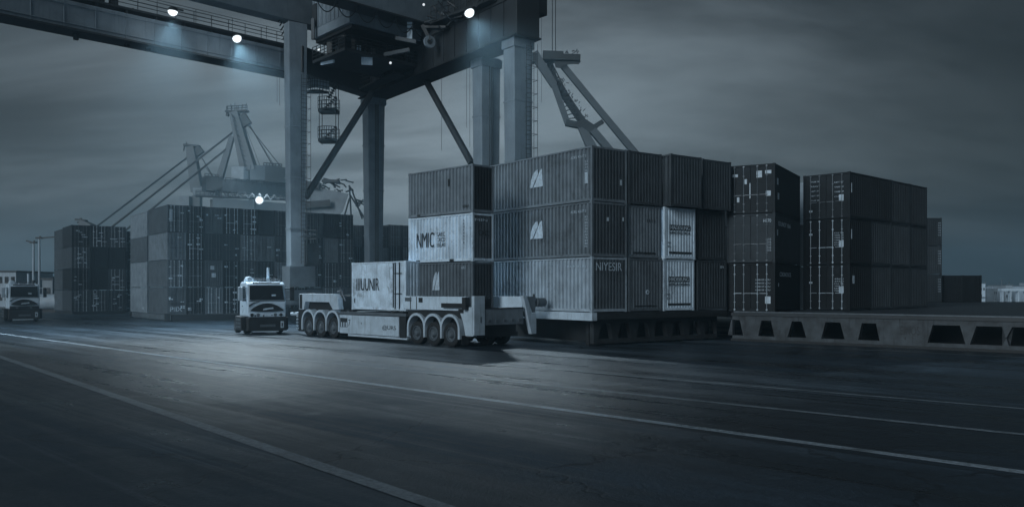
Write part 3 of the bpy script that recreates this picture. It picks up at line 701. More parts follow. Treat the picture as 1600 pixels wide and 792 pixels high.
DECK = mat('deck_asphalt', (.05,.065,.08), .5, 0, .4, .25, .3, .01)
MB().prism([(p[0],p[1]) for p in poly],(0,0,1.3),(1,0,0),(0,1,0),(0,0,.35)).build('deck',DECK,t)
# a bright kerb line on the yard in front of the platform is part of the lane paint
strip('lane_line',(9.6,50.2,0),(26,34.6,0),.25,.008,LINE_OLD,(0,8))

# ------------------------------------------------------------------ the big gantry crane
L1 = Vector((-18.8,75,0)); L2 = Vector((-13.6,84.8,0)); L3 = Vector((-2.1,70.6,0)); L4 = Vector((.45,65,0))
G = Vector((.70,.714,0)); HB = 21.7; K = Vector((.63,-.777,0))
O = L1.copy()
cr = thing('gantry_crane','huge gantry crane straddling the yard, its legs rising behind the stacks','crane',O)
def cb(mb, name, m, parent=None, **k): return mb.build(name, m, parent or cr, off=O, **k)
def Z(p, z): return Vector((p.x,p.y,z))
cb(MB().post(L1,(.804,.596),1.28,1.0,5.0,26,1.7,1.2),'leg',STEEL,bevel=.05)
cb(MB().post(L2,(.804,.596),1.45,1.05,5.0,HB+.1,1.85,1.3),'leg',STEEL,bevel=.05)
cb(MB().post(L3,(.804,.596),1.55,1.2,3.0,HB+.1,1.9,1.35),'leg',STEEL,bevel=.05)
cb(MB().post(L4,(.804,.596),1.4,1.15,3.0,HB+.1,1.75,1.4),'leg',STEEL,bevel=.05)
for p, w in ((L2,2.05),(L3,2.1),(L4,1.95)):
    cb(MB().post(p,(.804,.596),w,1.58,HB-.7,HB-.02),'leg_collar',STEEL,bevel=.04)
# bogies
BOGIE = mat('bogie_paint',t3(.10),.55,0,.4,.8,.4,.02)
for p in (L1,L2,L3,L4):
    a = Vector((.804,.596,0)); mb = MB()
    if p is L1 or p is L2: mb.beam(Z(p-a*.9,4.1),Z(p+a*1.5,4.1),1.7,1.8)
    mb.beam(Z(p-a*1.6,2.3),Z(p+a*2.2,2.3),1.3,1.3); bo = cb(mb,'bogie',BOGIE,bevel=.04)
    for q in range(4):
        w = p-a*1.2+a*1.0*q
        cb(MB().tube(Z(w-Vector((-.596,.804,0))*.3,.85),Z(w+Vector((-.596,.804,0))*.3,.85),.65,18),'bogie_wheel',DARK,bo,smooth=True)
mb = MB(); lb = L1+Vector((.804,.596,0))*1.2
mb.post(lb,(.804,.596),1.3,1.5,5.05,7.0); mb.rail([Z(lb+Vector((-.9,-.8,0)),7.0),Z(lb+Vector((.9,-.9,0)),7.0)],1.1,.05,.5,3); cb(mb,'lift_machine',STEELD)
# lower girder M1 and its walkway
OFF = Vector((-.714,.70,0))*2.0; m1a, m1b = L1-G*40+OFF+Vector((0,0,.3)), L1+G*1.2+OFF+Vector((0,0,.3))
cb(MB().beam(Z(m1a,23.05),Z(m1b,23.05),1.6,2.0),'lower_girder',STEEL,bevel=.04)
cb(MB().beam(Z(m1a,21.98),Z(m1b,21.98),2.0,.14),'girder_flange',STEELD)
mb = MB(); n = 18
for i in range(n):
    p = m1a.lerp(m1b,(i+.5)/n); mb.post(p,G,.14,.5,24.06,24.45)
mb.beam(Z(m1a,24.52),Z(m1b,24.52),1.0,.16); cb(mb,'walkway',STEELD)
off = Vector((-.714,.70,0))*.55
mb = MB(); mb.rail([Z(m1a+off,24.6),Z(m1b+off,24.6)],1.25,.028,1.55,4); mb.rail([Z(m1a-off,24.6),Z(m1b-off,24.6)],1.1,.022,3.1,2); cb(mb,'handrail',STEELD)
mb = MB(); rr_ = random.Random(5)
for q in range(46):
    p = L1+OFF-G*(15.6+rr_.gauss(0,1.6)); z = 24.6+abs(rr_.gauss(0,.9)); d = Vector((rr_.uniform(-.5,.5),rr_.uniform(-.5,.5),rr_.uniform(-.1,.6)))
    mb.tube(Z(p,z),Z(p,z)+d,.06,4)
for q in range(3): mb.post(L1+OFF-G*(14.6+q),G,.5,.6,24.6,25.5)
cb(mb,'cable_reel',DARK)
for q, (tt,h) in enumerate(((17.3,.42),(13.6,.2),(12.0,.22))): cb(MB().post(L1+OFF-G*tt,G,.3,.3,21.9-h,21.92),'limit_switch',STEELD)
# upper twin girders
cb(MB().beam(Z(L1+OFF-G*42,28.5),Z(L1+OFF+G*13,28.5),1.5,3.6),'main_girder',STEEL,bevel=.04)
m3 = Vector((-14.2,67,0))
cb(MB().beam(Z(m3-G*40,27.3),Z(m3+G*13.5,27.3),1.4,3.6),'main_girder',STEEL,bevel=.04)
cb(MB().beam(Z(m3-G*40,25.42),Z(m3+G*13.5,25.42),1.8,.14),'girder_flange',STEELD)
# portal beams
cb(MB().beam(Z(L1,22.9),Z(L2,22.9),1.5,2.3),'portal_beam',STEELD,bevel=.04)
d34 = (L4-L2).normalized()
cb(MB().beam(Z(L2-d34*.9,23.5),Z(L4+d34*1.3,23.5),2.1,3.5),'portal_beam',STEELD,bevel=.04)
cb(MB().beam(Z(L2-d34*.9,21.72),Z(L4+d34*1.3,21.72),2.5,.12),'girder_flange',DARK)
# braces
cb(MB().tube(P3(607,104,84),P3(478,308,75.3),.30,12),'brace',STEELD,smooth=True)
cb(MB().tube(P3(662,120,77.8),P3(737,256,71),.30,12),'brace',STEELD,smooth=True)
# machinery house between the girders
H0 = Vector((-17.2,74.4,0)); mb = MB(); K2 = Vector((.65,-.76,0))
def quadbox(mb, o, a, la, b, lb_, z0, z1):
    mb.hexa([Z(o,z0),Z(o+a*la,z0),Z(o+a*la+b*lb_,z0),Z(o+b*lb_,z0),Z(o,z1),Z(o+a*la,z1),Z(o+a*la+b*lb_,z1),Z(o+b*lb_,z1)]); return mb
ho = cb(quadbox(MB(),H0,K2,6.3,G,9,25.3,29.5),'machine_house',STEEL,bevel=.05)
cb(quadbox(MB(),H0-G*.02-K2*.05,K2,6.4,G,9.2,24.5,25.27),'house_base',STEEL)
cb(quadbox(MB(),H0+G*.3+K2*.1,K2,6.1,G,8.6,24.2,24.49),'house_floor',DARK)
mb = MB()
for q in range(9):
    p = H0+K2*(.7*q+.35)-G*.04; mb.post(p,K2,.06,.05,25.35,29.4)
cb(mb,'panel_rib',STEEL,ho)
cb(MB().post(H0+K2*.5-G*.06,K2,.7,.06,25.4,27.4),'house_door',STEELD,ho)
# trolley platform and machinery under the house
pl0 = Vector((-18.2,73.2,0))
cb(quadbox(MB(),pl0+G*1.5,K2,5.5,G,9,22.4,22.65),'trolley_platform',STEELD)
mb = MB(); a_ = pl0+G*1.5; mb.rail([Z(a_,22.65),Z(a_+K2*5.5,22.65),Z(a_+K2*5.5+G*9,22.65)],1.1,.035,.7,4); cb(mb,'handrail',STEELD)
mb = MB()
for q in range(26):
    p = a_+K2*rr_.uniform(.3,5)+G*rr_.uniform(.3,8.5); w = rr_.uniform(.3,1.3); h = rr_.uniform(.4,1.6); cb(MB().post(p,(rr_.uniform(-1,1),rr_.uniform(-1,1)),w,rr_.uniform(.2,.8),22.66,22.66+h),'winch_box',BOGIE if q%3 == 0 else STEELD)
for q,(u,v) in enumerate(((555,80),(573,92))):
    p = P3(u,v,72.2); cb(MB().beam(p-K2*.0+Vector((-.45,0,0)),p+Vector((.45,.2,0)),.12,1.0),'white_panel',WHITE)
cb(MB().beam(P3(502,100,74),P3(522,96,73),.15,.25),'white_panel',WHITE)
# spectacle of sheaves and trolley at the right
tc_ = Vector((-5.2,71.2,0))
cb(quadbox(MB(),tc_,K2,6.5,G,5.5,25.2,29.6),'trolley',STEELD,bevel=.05)
mb = MB()
for q in range(34):
    p = tc_+K2*rr_.uniform(-1,7)+G*rr_.uniform(-1.6,-.1); z = rr_.uniform(24.2,27.5)
    mb.tube(Z(p,z),Z(p,z)+Vector((rr_.uniform(-.8,.8),rr_.uniform(-.6,.6),rr_.uniform(-.9,.9))),.07,5)
mb.rail([Z(tc_-G*1.2-K2*1.0,25.0),Z(tc_-G*1.2+K2*7,25.0)],1.2,.04,.8,3); mb.beam(Z(tc_-G*.7-K2,24.9),Z(tc_-G*.7+K2*7,24.9),1.1,.2); cb(mb,'trolley_walkway',STEELD)
for u in (640,): 
    for v,h in ((36,.3),(42,.22),(54,.75)): cb(MB().beam(P3(u-4,v,72.3),P3(u+4,v,72.3),.05,h),'warning_sign',WHITE)
wh = P3(671,66,71.5); cb(MB().lathe(wh,(.5,-.8,0),[(-.12,.25),(-.12,.5),(.12,.5),(.12,.25)],20),'sheave',STEEL,smooth=True)
cb(MB().beam(P3(660,40,71.5),P3(672,64,71.5),.3,.3),'sheave_hanger',STEELD)
cb(MB().beam(P3(663,44,71.8),P3(700,44,70.8),.8,.18),'sheave_platform',STEELD)
# hanging stair tower
sp = P3(514,150,79); mb = MB()
for dx in (-.75,.75):
    for dy in (-.6,.6): mb.tube((sp.x+dx,sp.y+dy,16.3),(sp.x+dx,sp.y+dy,21.8),.035,5)
cb(mb,'stair_mast',STEELD)
for zz in (16.4,19.1):
    mb = MB(); pts = [(sp.x-.85+1.7*q/8, sp.y-.7-.35*math.sin(math.pi*q/8)) for q in range(9)]
    mb.prism([(p[0],p[1]) for p in pts]+[(sp.x+.85,sp.y+.7),(sp.x-.85,sp.y+.7)],(0,0,zz),(1,0,0),(0,1,0),(0,0,.28))
    mb.rail([Vector((p[0],p[1],zz+.28)) for p in pts],1.05,.03,.4,3); mb.rail([Vector((sp.x+.85,sp.y+.7,zz+.28)),Vector((sp.x-.85,sp.y+.7,zz+.28))],1.05,.03,.4,3)
    for q in range(7): mb.box(sp.x-.5+.17*q,sp.x-.3+.17*q,sp.y-.3,sp.y+.3,zz+.3+.17*q,zz+.38+.17*q)
    cb(mb,'stair_platform',DARK)
mb = MB()
for q in range(7): mb.box(sp.x-.1+.12*q,sp.x+.12+.12*q,sp.y-.3,sp.y+.3,20.5+.2*q,20.6+.2*q)
cb(mb,'stair_flight',DARK)
mb = MB(); bc_ = P3(497,140,77.4); z0 = bc_.z-.2; pts = [Vector((bc_.x-1.2+2.2*q/10, bc_.y-.9*math.sin(math.pi*q/10), z0)) for q in range(11)]
mb.prism([(p.x,p.y) for p in pts],(0,0,z0-.2),(1,0,0),(0,1,0),(0,0,.2)); mb.rail(pts,1.1,.03,.3,3); cb(mb,'balcony',STEELD)
cb(MB().prism([(p.x,p.y) for p in pts]+[(p.x,p.y+.04) for p in reversed(pts)],(0,0,z0+.15),(1,0,0),(0,1,0),(0,0,.75)),'balcony_screen',STEEL)
# plate joints, ladders, cable trays and stiffeners on the big members
def leg_w(p, z, top): return p
for p, zt_, w0, w1, d0, d1_ in ((L1,26,1.28,1.7,1.0,1.2),(L2,HB,1.45,1.85,1.05,1.3),(L3,HB,1.55,1.9,1.2,1.35),(L4,HB,1.4,1.75,1.15,1.4)):
    for z in (8.2,12.6,17.0):
        mb = MB(); f = (z-5)/(zt_-5); mb.post(p,(.804,.596),w0+(w1-w0)*f+.09,d0+(d1_-d0)*f+.09,z,z+.10)
        mb.post(p,(.804,.596),w0+(w1-w0)*f+.05,d0+(d1_-d0)*f+.05,z-.002,z+.05); cb(mb,'plate_joint',STEEL)
a = Vector((.804,.596,0)); bq = Vector((.596,-.804,0))
for p, sgn, z1_ in ((L1,.4,21.5),(L4,.35,21.2)):
    mb = MB(); c0 = p+bq*.9+a*sgn
    for e in (-.25,.25): mb.tube(Z(c0+a*e,5.2),Z(c0+a*e,z1_),.035,5)
    z = 5.4
    while z < z1_: mb.tube(Z(c0-a*.25,z),Z(c0+a*.25,z),.02,4); z += .35
    z = 7.5
    while z < z1_:
        mb.tube(Z(c0-a*.35,z),Z(c0-a*.35+bq*.6,z),.02,4); mb.tube(Z(c0+a*.35,z),Z(c0+a*.35+bq*.6,z),.02,4); mb.tube(Z(c0-a*.35+bq*.6,z),Z(c0+a*.35+bq*.6,z),.02,4); z += 1.0
    for e in (-.35,0,.35): mb.tube(Z(c0+a*e+bq*.6,7.5),Z(c0+a*e+bq*.6,z1_),.02,4)
    cb(mb,'ladder',STEELD)
for p in (L2,L3):
    c0 = p+bq*.78-a*.2; mb = MB()
    for e in (0,.16,.3): mb.tube(Z(c0+a*e,3.2),Z(c0+a*e,21),.045,5)
    cb(mb,'conduit',STEELD)
mb = MB(); nrm = Vector((d34.y,-d34.x,0)); nrm = nrm if nrm.y < 0 else -nrm
for q in range(14):
    p = L2+d34*(1.2+q*1.75)+nrm*1.07; mb.post(p,d34,.06,.12,21.9,25.2)
mb.beam(Z(L2+nrm*1.09,24.6),Z(L4+nrm*1.09,24.6),.12,.16); cb(mb,'stiffener',STEELD)
mb = MB()
for q in range(16):
    p = m1b-G*(2+q*2.2)+Vector((.714,-.70,0))*.82; mb.post(p,G,.05,.06,22.1,24.0)
for z in (22.35,23.75): mb.beam(Z(m1a+Vector((.714,-.70,0))*.86,z),Z(m1b+Vector((.714,-.70,0))*.86,z),.08,.05)
cb(mb,'stiffener',STEEL)
mb = MB()
for q in range(7):
    p0 = m3+G*(-1.5+q*1.9)+Vector((.3,-.3,0)); 
    for w in range(8):
        t0, t1 = w/8, (w+1)/8; mb.tube(Z(p0+G*1.9*t0,25.2-3.6*t0*(1-t0)),Z(p0+G*1.9*t1,25.2-3.6*t1*(1-t1)),.045,5)
    mb.post(p0,G,.2,.2,25.05,25.4)
cb(mb,'cable_loop',STEELD)
mb = MB(); e0 = L2+d34*1.0+nrm*1.9; e1 = L2+d34*9+nrm*1.9
mb.beam(Z(e0,22.0),Z(e1,22.0),1.2,.14); mb.rail([Z(e0+nrm*.55,22.05),Z(e1+nrm*.55,22.05)],1.1,.03,.9,3); cb(mb,'walkway',STEELD)
WL = emit('work_light_glow',(.86,.95,1.0),.9)
for u,v,Y in ((541,42,71.2),(514,56,73.4),(577,50,72.5),(498,78,74),(662,8,71.5),(610,99,71.8)):
    p = P3(u,v,Y-.3); cb(MB().lathe(p,(0,-.8,-.6),[(-.1,.05),(-.08,.1),(0,.1),(.01,.001)],10),'work_light',WL)
for u0,v0,u1,v1,Y in ((489,30,489,62,73.5),(618,60,650,66,71.5),(600,86,640,78,72),(690,20,720,36,70),(760,30,780,56,67)):
    cb(MB().beam(P3(u0,v0,Y),P3(u1,v1,Y),.25,.3),'pipe_run',BOGIE)
# thin ropes
mb = MB()
for u,v0,v1,Y in ((433,110,160,76),(437,110,165,76),(729,90,200,73),(734,90,230,73),(690,120,235,74)): mb.tube(P3(u,v0,Y),P3(u,v1,Y),.015,4)
cb(mb,'rope',STEELD)
mb = MB(); 
for q in range(10):
    p = P3(429+q*1.6,6+q*7,76); mb.tube(p,p+Vector((.2,.3,.5)),.06,4)
cb(mb,'cable_bundle',STEELD)

# floodlights
LAMP = 30000
def floodlight(u, v, Y, aim, watts, lab_parent=cr, o=O, size=.40, ang=130):
    p = P3(u,v,Y); d = (Vector(aim)-p).normalized()
    mb = MB(); mb.lathe(p-d*.28,d,[(0,.05),(.02,size*.7),(.26,size),(.30,size),(.30,size*.9)],20); h = mb.build('floodlight',STEELD,lab_parent,off=o)
    ln = MB(); ln.lathe(p,d,[(size*.9*math.sin(t_*math.pi/12),max(.001,size*.9*math.cos(t_*math.pi/12))) for t_ in range(7)],20); ln.build('lamp_lens',LIT,h,off=o)
    st = MB(); st.beam(p-d*.25,p-d*.25+Vector((-.1,2.2,.5)),.12,.12); st.build('bracket',STEELD,h,off=o)
    if watts:
        li = bpy.data.lights.new('floodlight_beam','SPOT'); li.energy = watts; li.spot_size = math.radians(ang); li.spot_blend = 1.0; li.shadow_soft_size = .3; li.color = (.74,.90,1)
        l2 = bpy.data.lights.new('floodlight_spill','POINT'); l2.energy = 90; l2.shadow_soft_size = .4; l2.color = (.74,.90,1); s2 = bpy.data.objects.new('floodlight_spill',l2); COL.objects.link(s2); s2.location = p+d*.75
        lo = bpy.data.objects.new('floodlight_beam',li); COL.objects.link(lo); lo.location = p+d*.62; lo.rotation_euler = d.to_track_quat('-Z','Y').to_euler()
floodlight(270,18,65.4,(-27,64.5,0),LAMP*1.4,ang=97)
floodlight(370,60,69.6,(-13,60.5,0),LAMP*1.45,ang=90)
floodlight(733,20,61.5,(8,49,0),LAMP*1.0,ang=84)

# ------------------------------------------------------------------ far cranes
def far_crane(label, O_, group='ship cranes on the far quay'):
    t = thing('quay_crane', label, 'crane', O_, None, group)
    def b(mb, name, m=FSTEEL, **k): return mb.build(name, m, t, off=O_, **k)
    return t, b
Y = 250; o_ = Vector((P3(395,452,Y).x,Y,0)); t, b = far_crane('taller ship crane with leaning mast and machinery house behind the left stacks',o_)
pxm = Y/F
b(MB().beam(P3(366,176,Y),P3(390,268,Y),2.4,2.4,4.2,4.2),'mast')
mb = MB(); mb.beam(P3(353,175,Y),P3(388,174,Y),2.2,.5); mb.rail([P3(354,174,Y),P3(386,172,Y)],1.4,.12,1.6,2)
for q in range(6): mb.tube(P3(356+q*5.4,173,Y),P3(355+q*6,165-2*(q%3),Y),.10,4)
mb.beam(P3(357,176,Y),P3(355,182,Y),1.4,.6); b(mb,'mast_head',STEELD)
mb = MB(); mb.beam(P3(377,180,Y),P3(387,196,Y),1.6,2.6); mb.tube(P3(381,176,Y),P3(378,184,Y),.5,8); b(mb,'sheave_block',STEELD)
b(MB().beam(P3(363,213,Y),P3(343,280,Y),1.3,1.3,1.8,1.8),'strut')
b(MB().beam(P3(322,288,Y-6),P3(478,302,Y+14),3.0,3.6),'girder')
mb = MB(); mb.beam(P3(319,287,Y-8),P3(344,290,Y-5),3.4,4.0); mb.rail([P3(320,278,Y-8),P3(342,280,Y-5)],1.2,.1,1,2); b(mb,'girder_end',STEELD)
b(MB().beam(P3(369,272,Y),P3(388,272,Y-1),5,3.6),'machine_house',STEEL)
b(MB().beam(P3(388,271,Y),P3(412,272,Y+2),5,4.2),'machine_house',FSTEEL)
mb = MB(); mb.beam(P3(412,273,Y+2),P3(468,277,Y+6),5,4.4); mb.rail([P3(412,262,Y),P3(440,264,Y+4)],1.4,.14,1,2); b(mb,'winch_house',STEELD)
mb = MB()
for q in range(10): mb.tube(P3(345+q*10,304-(q%2),Y),P3(350+q*10,309,Y),.14,4)
mb.beam(P3(306,306,Y),P3(450,312,Y+10),2.5,.5); mb.rail([P3(306,305,Y),P3(450,311,Y+10)],1.4,.09,1.2,3); b(mb,'service_walkway',STEELD)
b(MB().beam(P3(332,318,Y),P3(462,328,Y+8),2.5,3.2),'lower_girder')
mb = MB()
for q in range(13):
    u = 325+q*11.5; mb.tube(P3(u,296+q*.9,Y-8),P3(u+6,306+q*.8,Y-7),.18,4); mb.tube(P3(u+6,306+q*.8,Y-7),P3(u+11.5,297+q*.9,Y-7.5),.18,4)
mb.rail([P3(344,284,Y-7),P3(470,297,Y+10)],1.3,.10,1.6,2); b(mb,'truss',STEELD)
mb = MB()
for q in range(11):
    f = q/11; mb.tube(P3(361+22*f,180+84*f,Y-1.8),P3(366+24*f,182+86*f,Y-2.4),.09,4)
mb.tube(P3(362,178,Y-1.8),P3(384,266,Y-2.4),.1,4); b(mb,'mast_ladder',STEELD)
for q in range(3): b(MB().beam(P3(334+q*60,312,Y+3),P3(334+q*60,452+2,Y+3),1.6,1.6),'leg')
for (u0,v0,u1,v1) in ((365,206,150,374),(360,228,186,368)): b(MB().tube(P3(u0,v0,Y),P3(u1,v1,Y-12),.32,6),'boom_tie',STEELD)
for (u0,v0,u1,v1,r) in ((388,192,428,262,.16),(386,194,440,262,.13),(380,190,408,264,.07),(386,190,432,264,.07),(379,182,398,262,.06)): b(MB().tube(P3(u0,v0,Y),P3(u1,v1,Y+2),r,5),'back_stay',STEELD)
b(MB().beam(P3(120,372,Y-12),P3(322,372,Y-12),1.8,1.8),'boom')
floodlight(405,313,Y-8,(-60,120,0),0,t,o_,1.15)
li = bpy.data.lights.new('floodlight_beam','POINT'); li.energy = 6000; li.shadow_soft_size = 1.0; li.color = (.74,.90,1); lo = bpy.data.objects.new('floodlight_beam',li); COL.objects.link(lo); lo.location = P3(405,313,Y-10.5)

Y = 330; o_ = Vector((P3(310,452,Y).x,Y,0)); t, b = far_crane('shorter and paler ship crane mast left of the taller ship crane',o_)
b(MB().beam(P3(298,230,Y),P3(309,300,Y),3.0,3.0,4.0,4.0),'mast')
mb = MB(); mb.beam(P3(288,227,Y),P3(312,229,Y),2.5,.8); mb.tube(P3(292,226,Y),P3(291,222,Y),.2,4); mb.tube(P3(288,229,Y),P3(287,236,Y),.25,4); mb.beam(P3(307,232,Y),P3(314,241,Y),2,3); b(mb,'mast_head',STEELD)
b(MB().tube(P3(297,243,Y),P3(130,370,Y),.36,6),'boom_tie',STEELD)
b(MB().tube(P3(314,244,Y),P3(332,275,Y),.2,5),'back_stay',STEELD)
b(MB().tube(P3(320,260,Y),P3(338,284,Y),.12,5),'back_stay',STEELD)
mb = MB(); mb.tube(P3(316,292,Y),P3(316,297,Y),1.8,10); mb.beam(P3(305,300,Y),P3(340,301,Y),5,2.6); b(mb,'cab',STEEL)
b(MB().beam(P3(308,306,Y),P3(308,454,Y),3,3),'leg')
b(MB().beam(P3(284,322,Y),P3(300,322,Y),6,7),'winch_house',STEEL)

# hull like machinery right of the first leg
Y = 210; o_ = Vector((P3(510,452,Y).x,Y,0)); t, b = far_crane('pale far crane girder with cluttered machinery on top, between the first two legs',o_)
mb = MB(); mb.prism([(468,296),(505,295),(545,303),(536,330),(530,337),(468,334)],(0,0,0),(1,0,0),(0,1,0),(0,0,1)); vs = [P3(x_,y_,Y+zz*6) for x_,y_,zz in mb.v]; m2 = MB(); m2._add(vs,mb.f); b(m2,'girder',STEEL)
m2 = MB(); m2.beam(P3(470,321,Y-1.2),P3(516,317,Y-1.2),.3,1.6); b(m2,'girder_stripe',STEELD)
m2 = MB(); rq = random.Random(9)
for q in range(30): p = P3(rq.uniform(505,540),rq.uniform(280,300),Y+rq.uniform(0,3)); m2.tube(p,p+Vector((rq.uniform(-2.2,2.2),0,rq.uniform(-.9,.9))),.16,4)
m2.beam(P3(504,283,Y),P3(530,284,Y),2,.7); m2.beam(P3(476,288,Y),P3(500,291,Y),2,1.6); b(m2,'machinery',STEELD)
m2 = MB()
for u0,v0,u1,v1 in ((546,290,549,345),(546,303,572,345),(551,300,566,342),(546,310,538,338),(556,312,570,316),(540,300,552,296),(545,290,552,300)): m2.tube(P3(u0,v0,Y),P3(u1,v1,Y),.2,4)
for q in range(14): p = P3(rq.uniform(555,570),rq.uniform(311,322),Y); m2.tube(p,p+Vector((rq.uniform(-1.4,1.4),0,rq.uniform(-.8,.8))),.14,4)
b(m2,'lattice_mast',STEELD)

# right hand luffing crane
Y = 160; o_ = Vector((P3(905,452,Y).x,Y,0)); t, b = far_crane('tall luffing crane with slanted box jib above the front container stack',o_)
b(MB().beam(P3(834,84,Y),P3(866,134,Y),1.6,1.6,1.3,1.3),'jib')
b(MB().beam(P3(866,134,Y),P3(887,194,Y),1.2,1.0),'jib_stay')
mb = MB(); mb.beam(P3(856,92,Y+1.4),P3(868,128,Y+1.4),1.0,1.0); mb.beam(P3(868,128,Y+1.4),P3(920,206,Y+1.4),1.3,1.3); b(mb,'jib_rail',STEELD)
mb = MB()
for q in range(14):
    f = q/14; f2_ = (q+1)/14; a1_, a2_ = P3(862+50*f,98+100*f,Y), P3(862+50*f2_,98+100*f2_,Y+1.4); mb.tube(a1_,a2_,.12,4); mb.tube(a1_,P3(853+34*f2_,112+80*f2_,Y),.10,4)
for q in range(40):
    f = rq.random(); p = P3(876+42*f+rq.gauss(0,2.5),122+66*f,Y+.5); mb.tube(p,p+Vector((rq.uniform(-.5,.5),0,rq.uniform(-.5,.5))),.07,4)
b(mb,'lattice',STEELD)
mb = MB(); mb.beam(P3(848,91,Y),P3(906,93,Y),3,1.1); mb.prism([(866,96),(908,96),(905,100),(890,101),(882,103),(876,107),(868,106)],(0,0,0),(1,0,0),(0,1,0),(0,0,1)); m2 = MB(); m2._add([ (v_ if not (isinstance(v_[2],(int,float)) and v_[2] in (0,1) and v_[0] > 800) else tuple(P3(v_[0],v_[1],Y-1+2*v_[2]))) for v_ in mb.v],mb.f)
for q in range(14): p = P3(882+rq.uniform(0,20),rq.uniform(79,88),Y); m2.tube(p,p+Vector((rq.uniform(-.4,.4),0,rq.uniform(-.4,.5))),.09,4)
m2.beam(P3(848,84,Y),P3(880,85,Y),2,.6); b(m2,'head_platform',STEELD)
b(MB().beam(P3(877,100,Y),P3(992,240,Y),1.1,1.1),'back_tie',FSTEEL)
b(MB().tube(P3(884,102,Y),P3(998,238,Y),.08,4),'rope',STEELD)
mb = MB(); mb.beam(P3(884,192,Y),P3(908,197,Y),1.4,1.1); mb.beam(P3(906,190,Y),P3(930,206,Y),1.6,1.6); mb.beam(P3(926,200,Y),P3(942,190,Y),.8,.8); mb.beam(P3(950,194,Y),P3(958,196,Y),.8,.5); b(mb,'knuckle',STEELD)
b(MB().beam(P3(908,198,Y),P3(932,246,Y),1.3,1.3,2.0,2.0),'lower_jib')
b(MB().beam(P3(926,204,Y),P3(960,244,Y),1.7,1.3),'lower_jib')
b(MB().beam(P3(940,240,Y),P3(940,455,Y),4,4),'tower')
mb = MB()
for u in (863,868): mb.tube(P3(u,-60,Y),P3(u,84,Y),.07,4)
mb.tube(P3(846,-60,Y),P3(846,160,Y),.03,4); b(mb,'hoist_rope',STEELD)
b(MB().beam(P3(826,92,Y),P3(838,92,Y),2,1.6),'counterweight',STEELD)

# little far crane head behind the left stack
Y = 220; o_ = Vector((P3(133,452,Y).x,Y,0)); t, b = far_crane('small distant crane head peeping over the far left container stack',o_)
mb = MB(); mb.beam(P3(119,343,Y),P3(135,345,Y),1.5,.5); mb.beam(P3(122,348,Y),P3(132,346,Y),1.2,.4); mb.beam(P3(126,341,Y),P3(129,352,Y),.5,.5); b(mb,'boom_head',STEELD)
b(MB().beam(P3(128,349,Y),P3(144,356,Y),3,1.8),'jib'); b(MB().beam(P3(138,354,Y),P3(138,454,Y),2,2),'tower')

# ------------------------------------------------------------------ far left buildings, poles, vehicles
def light_pole(u, vt, Yp, lab, hd):
    p = P3(u,vt,Yp); t = thing('light_pole',lab,'light pole',(p.x,Yp,0),None,'light poles at the far left')
    MB().tube((0,0,0),(0,0,p.z),.24,8,.15).build('pole',FARB,t,smooth=True)
    mb = MB(); mb.box(-.5,.5,-.3,.3,p.z,p.z+.25)
    for a in hd: mb.beam((0,0,p.z+.1),(a,0,p.z+.4),.25,.2)
    mb.build('lamp_head',STEELD,t)
    if hd[0] > 3: MB().tube((0,0,p.z-.05),(5.8,0,p.z-.12),.035,4).build('cable',STEELD,t)
light_pole(52.3,380,145,'thin light pole with a bracketed head, left of its taller neighbour',(-1.2,.2))
light_pole(61.5,373,140,'taller pale light pole with a small cap, next to the far left stack',(.2,4.2))
Y = 150
def hall(u0, u1, v0, v1, Yp, lab, m, depth=14, floors=2, nwin=5, base=None):
    p, q = P3(u0,v0,Yp), P3(u1,v1,Yp); w = q.x-p.x; t = thing('port_building',lab,'building',(p.x,Yp,0)); h = p.z
    MB().box(0,w,0,depth,0,h).build('wall',m,t); MB().box(-.2,w+.2,-.2,depth+.2,h,h+.25).build('roof',STEELD,t)
    for f in range(floors):
        for i in range(nwin):
            x = w*(i+.2)/nwin; z = h*(f+.35)/floors; MB().box(x,x+w/nwin*.6,-.04,.05,z,z+h/floors*.38).build('window',GLASS,t)
    return t
hall(-14,25,425,452,150,'white port office with rows of dark windows at the left edge',FARB,12,2,4)
hall(33,60,433,452,190,'low white port shed beside the light poles',FARB,12,1,4)
hall(25,60,438,470,158,'dark long warehouse behind the small far truck',STEELD,10,1,2)
hall(66,82,437,470,128,'grey warehouse partly behind the far left container stack',STEEL,10,1,1)
t = thing('tank_container','pale cylindrical tank standing left of the far left stack','tank',(P3(58,465,112).x,112,0))
MB().tube((.2,0,1.4),(4.6,0,1.4),1.0,16).build('tank',FARB,t,smooth=True); MB().box(.2,4.6,-.8,.8,0,.45).build('cradle',DARK,t)

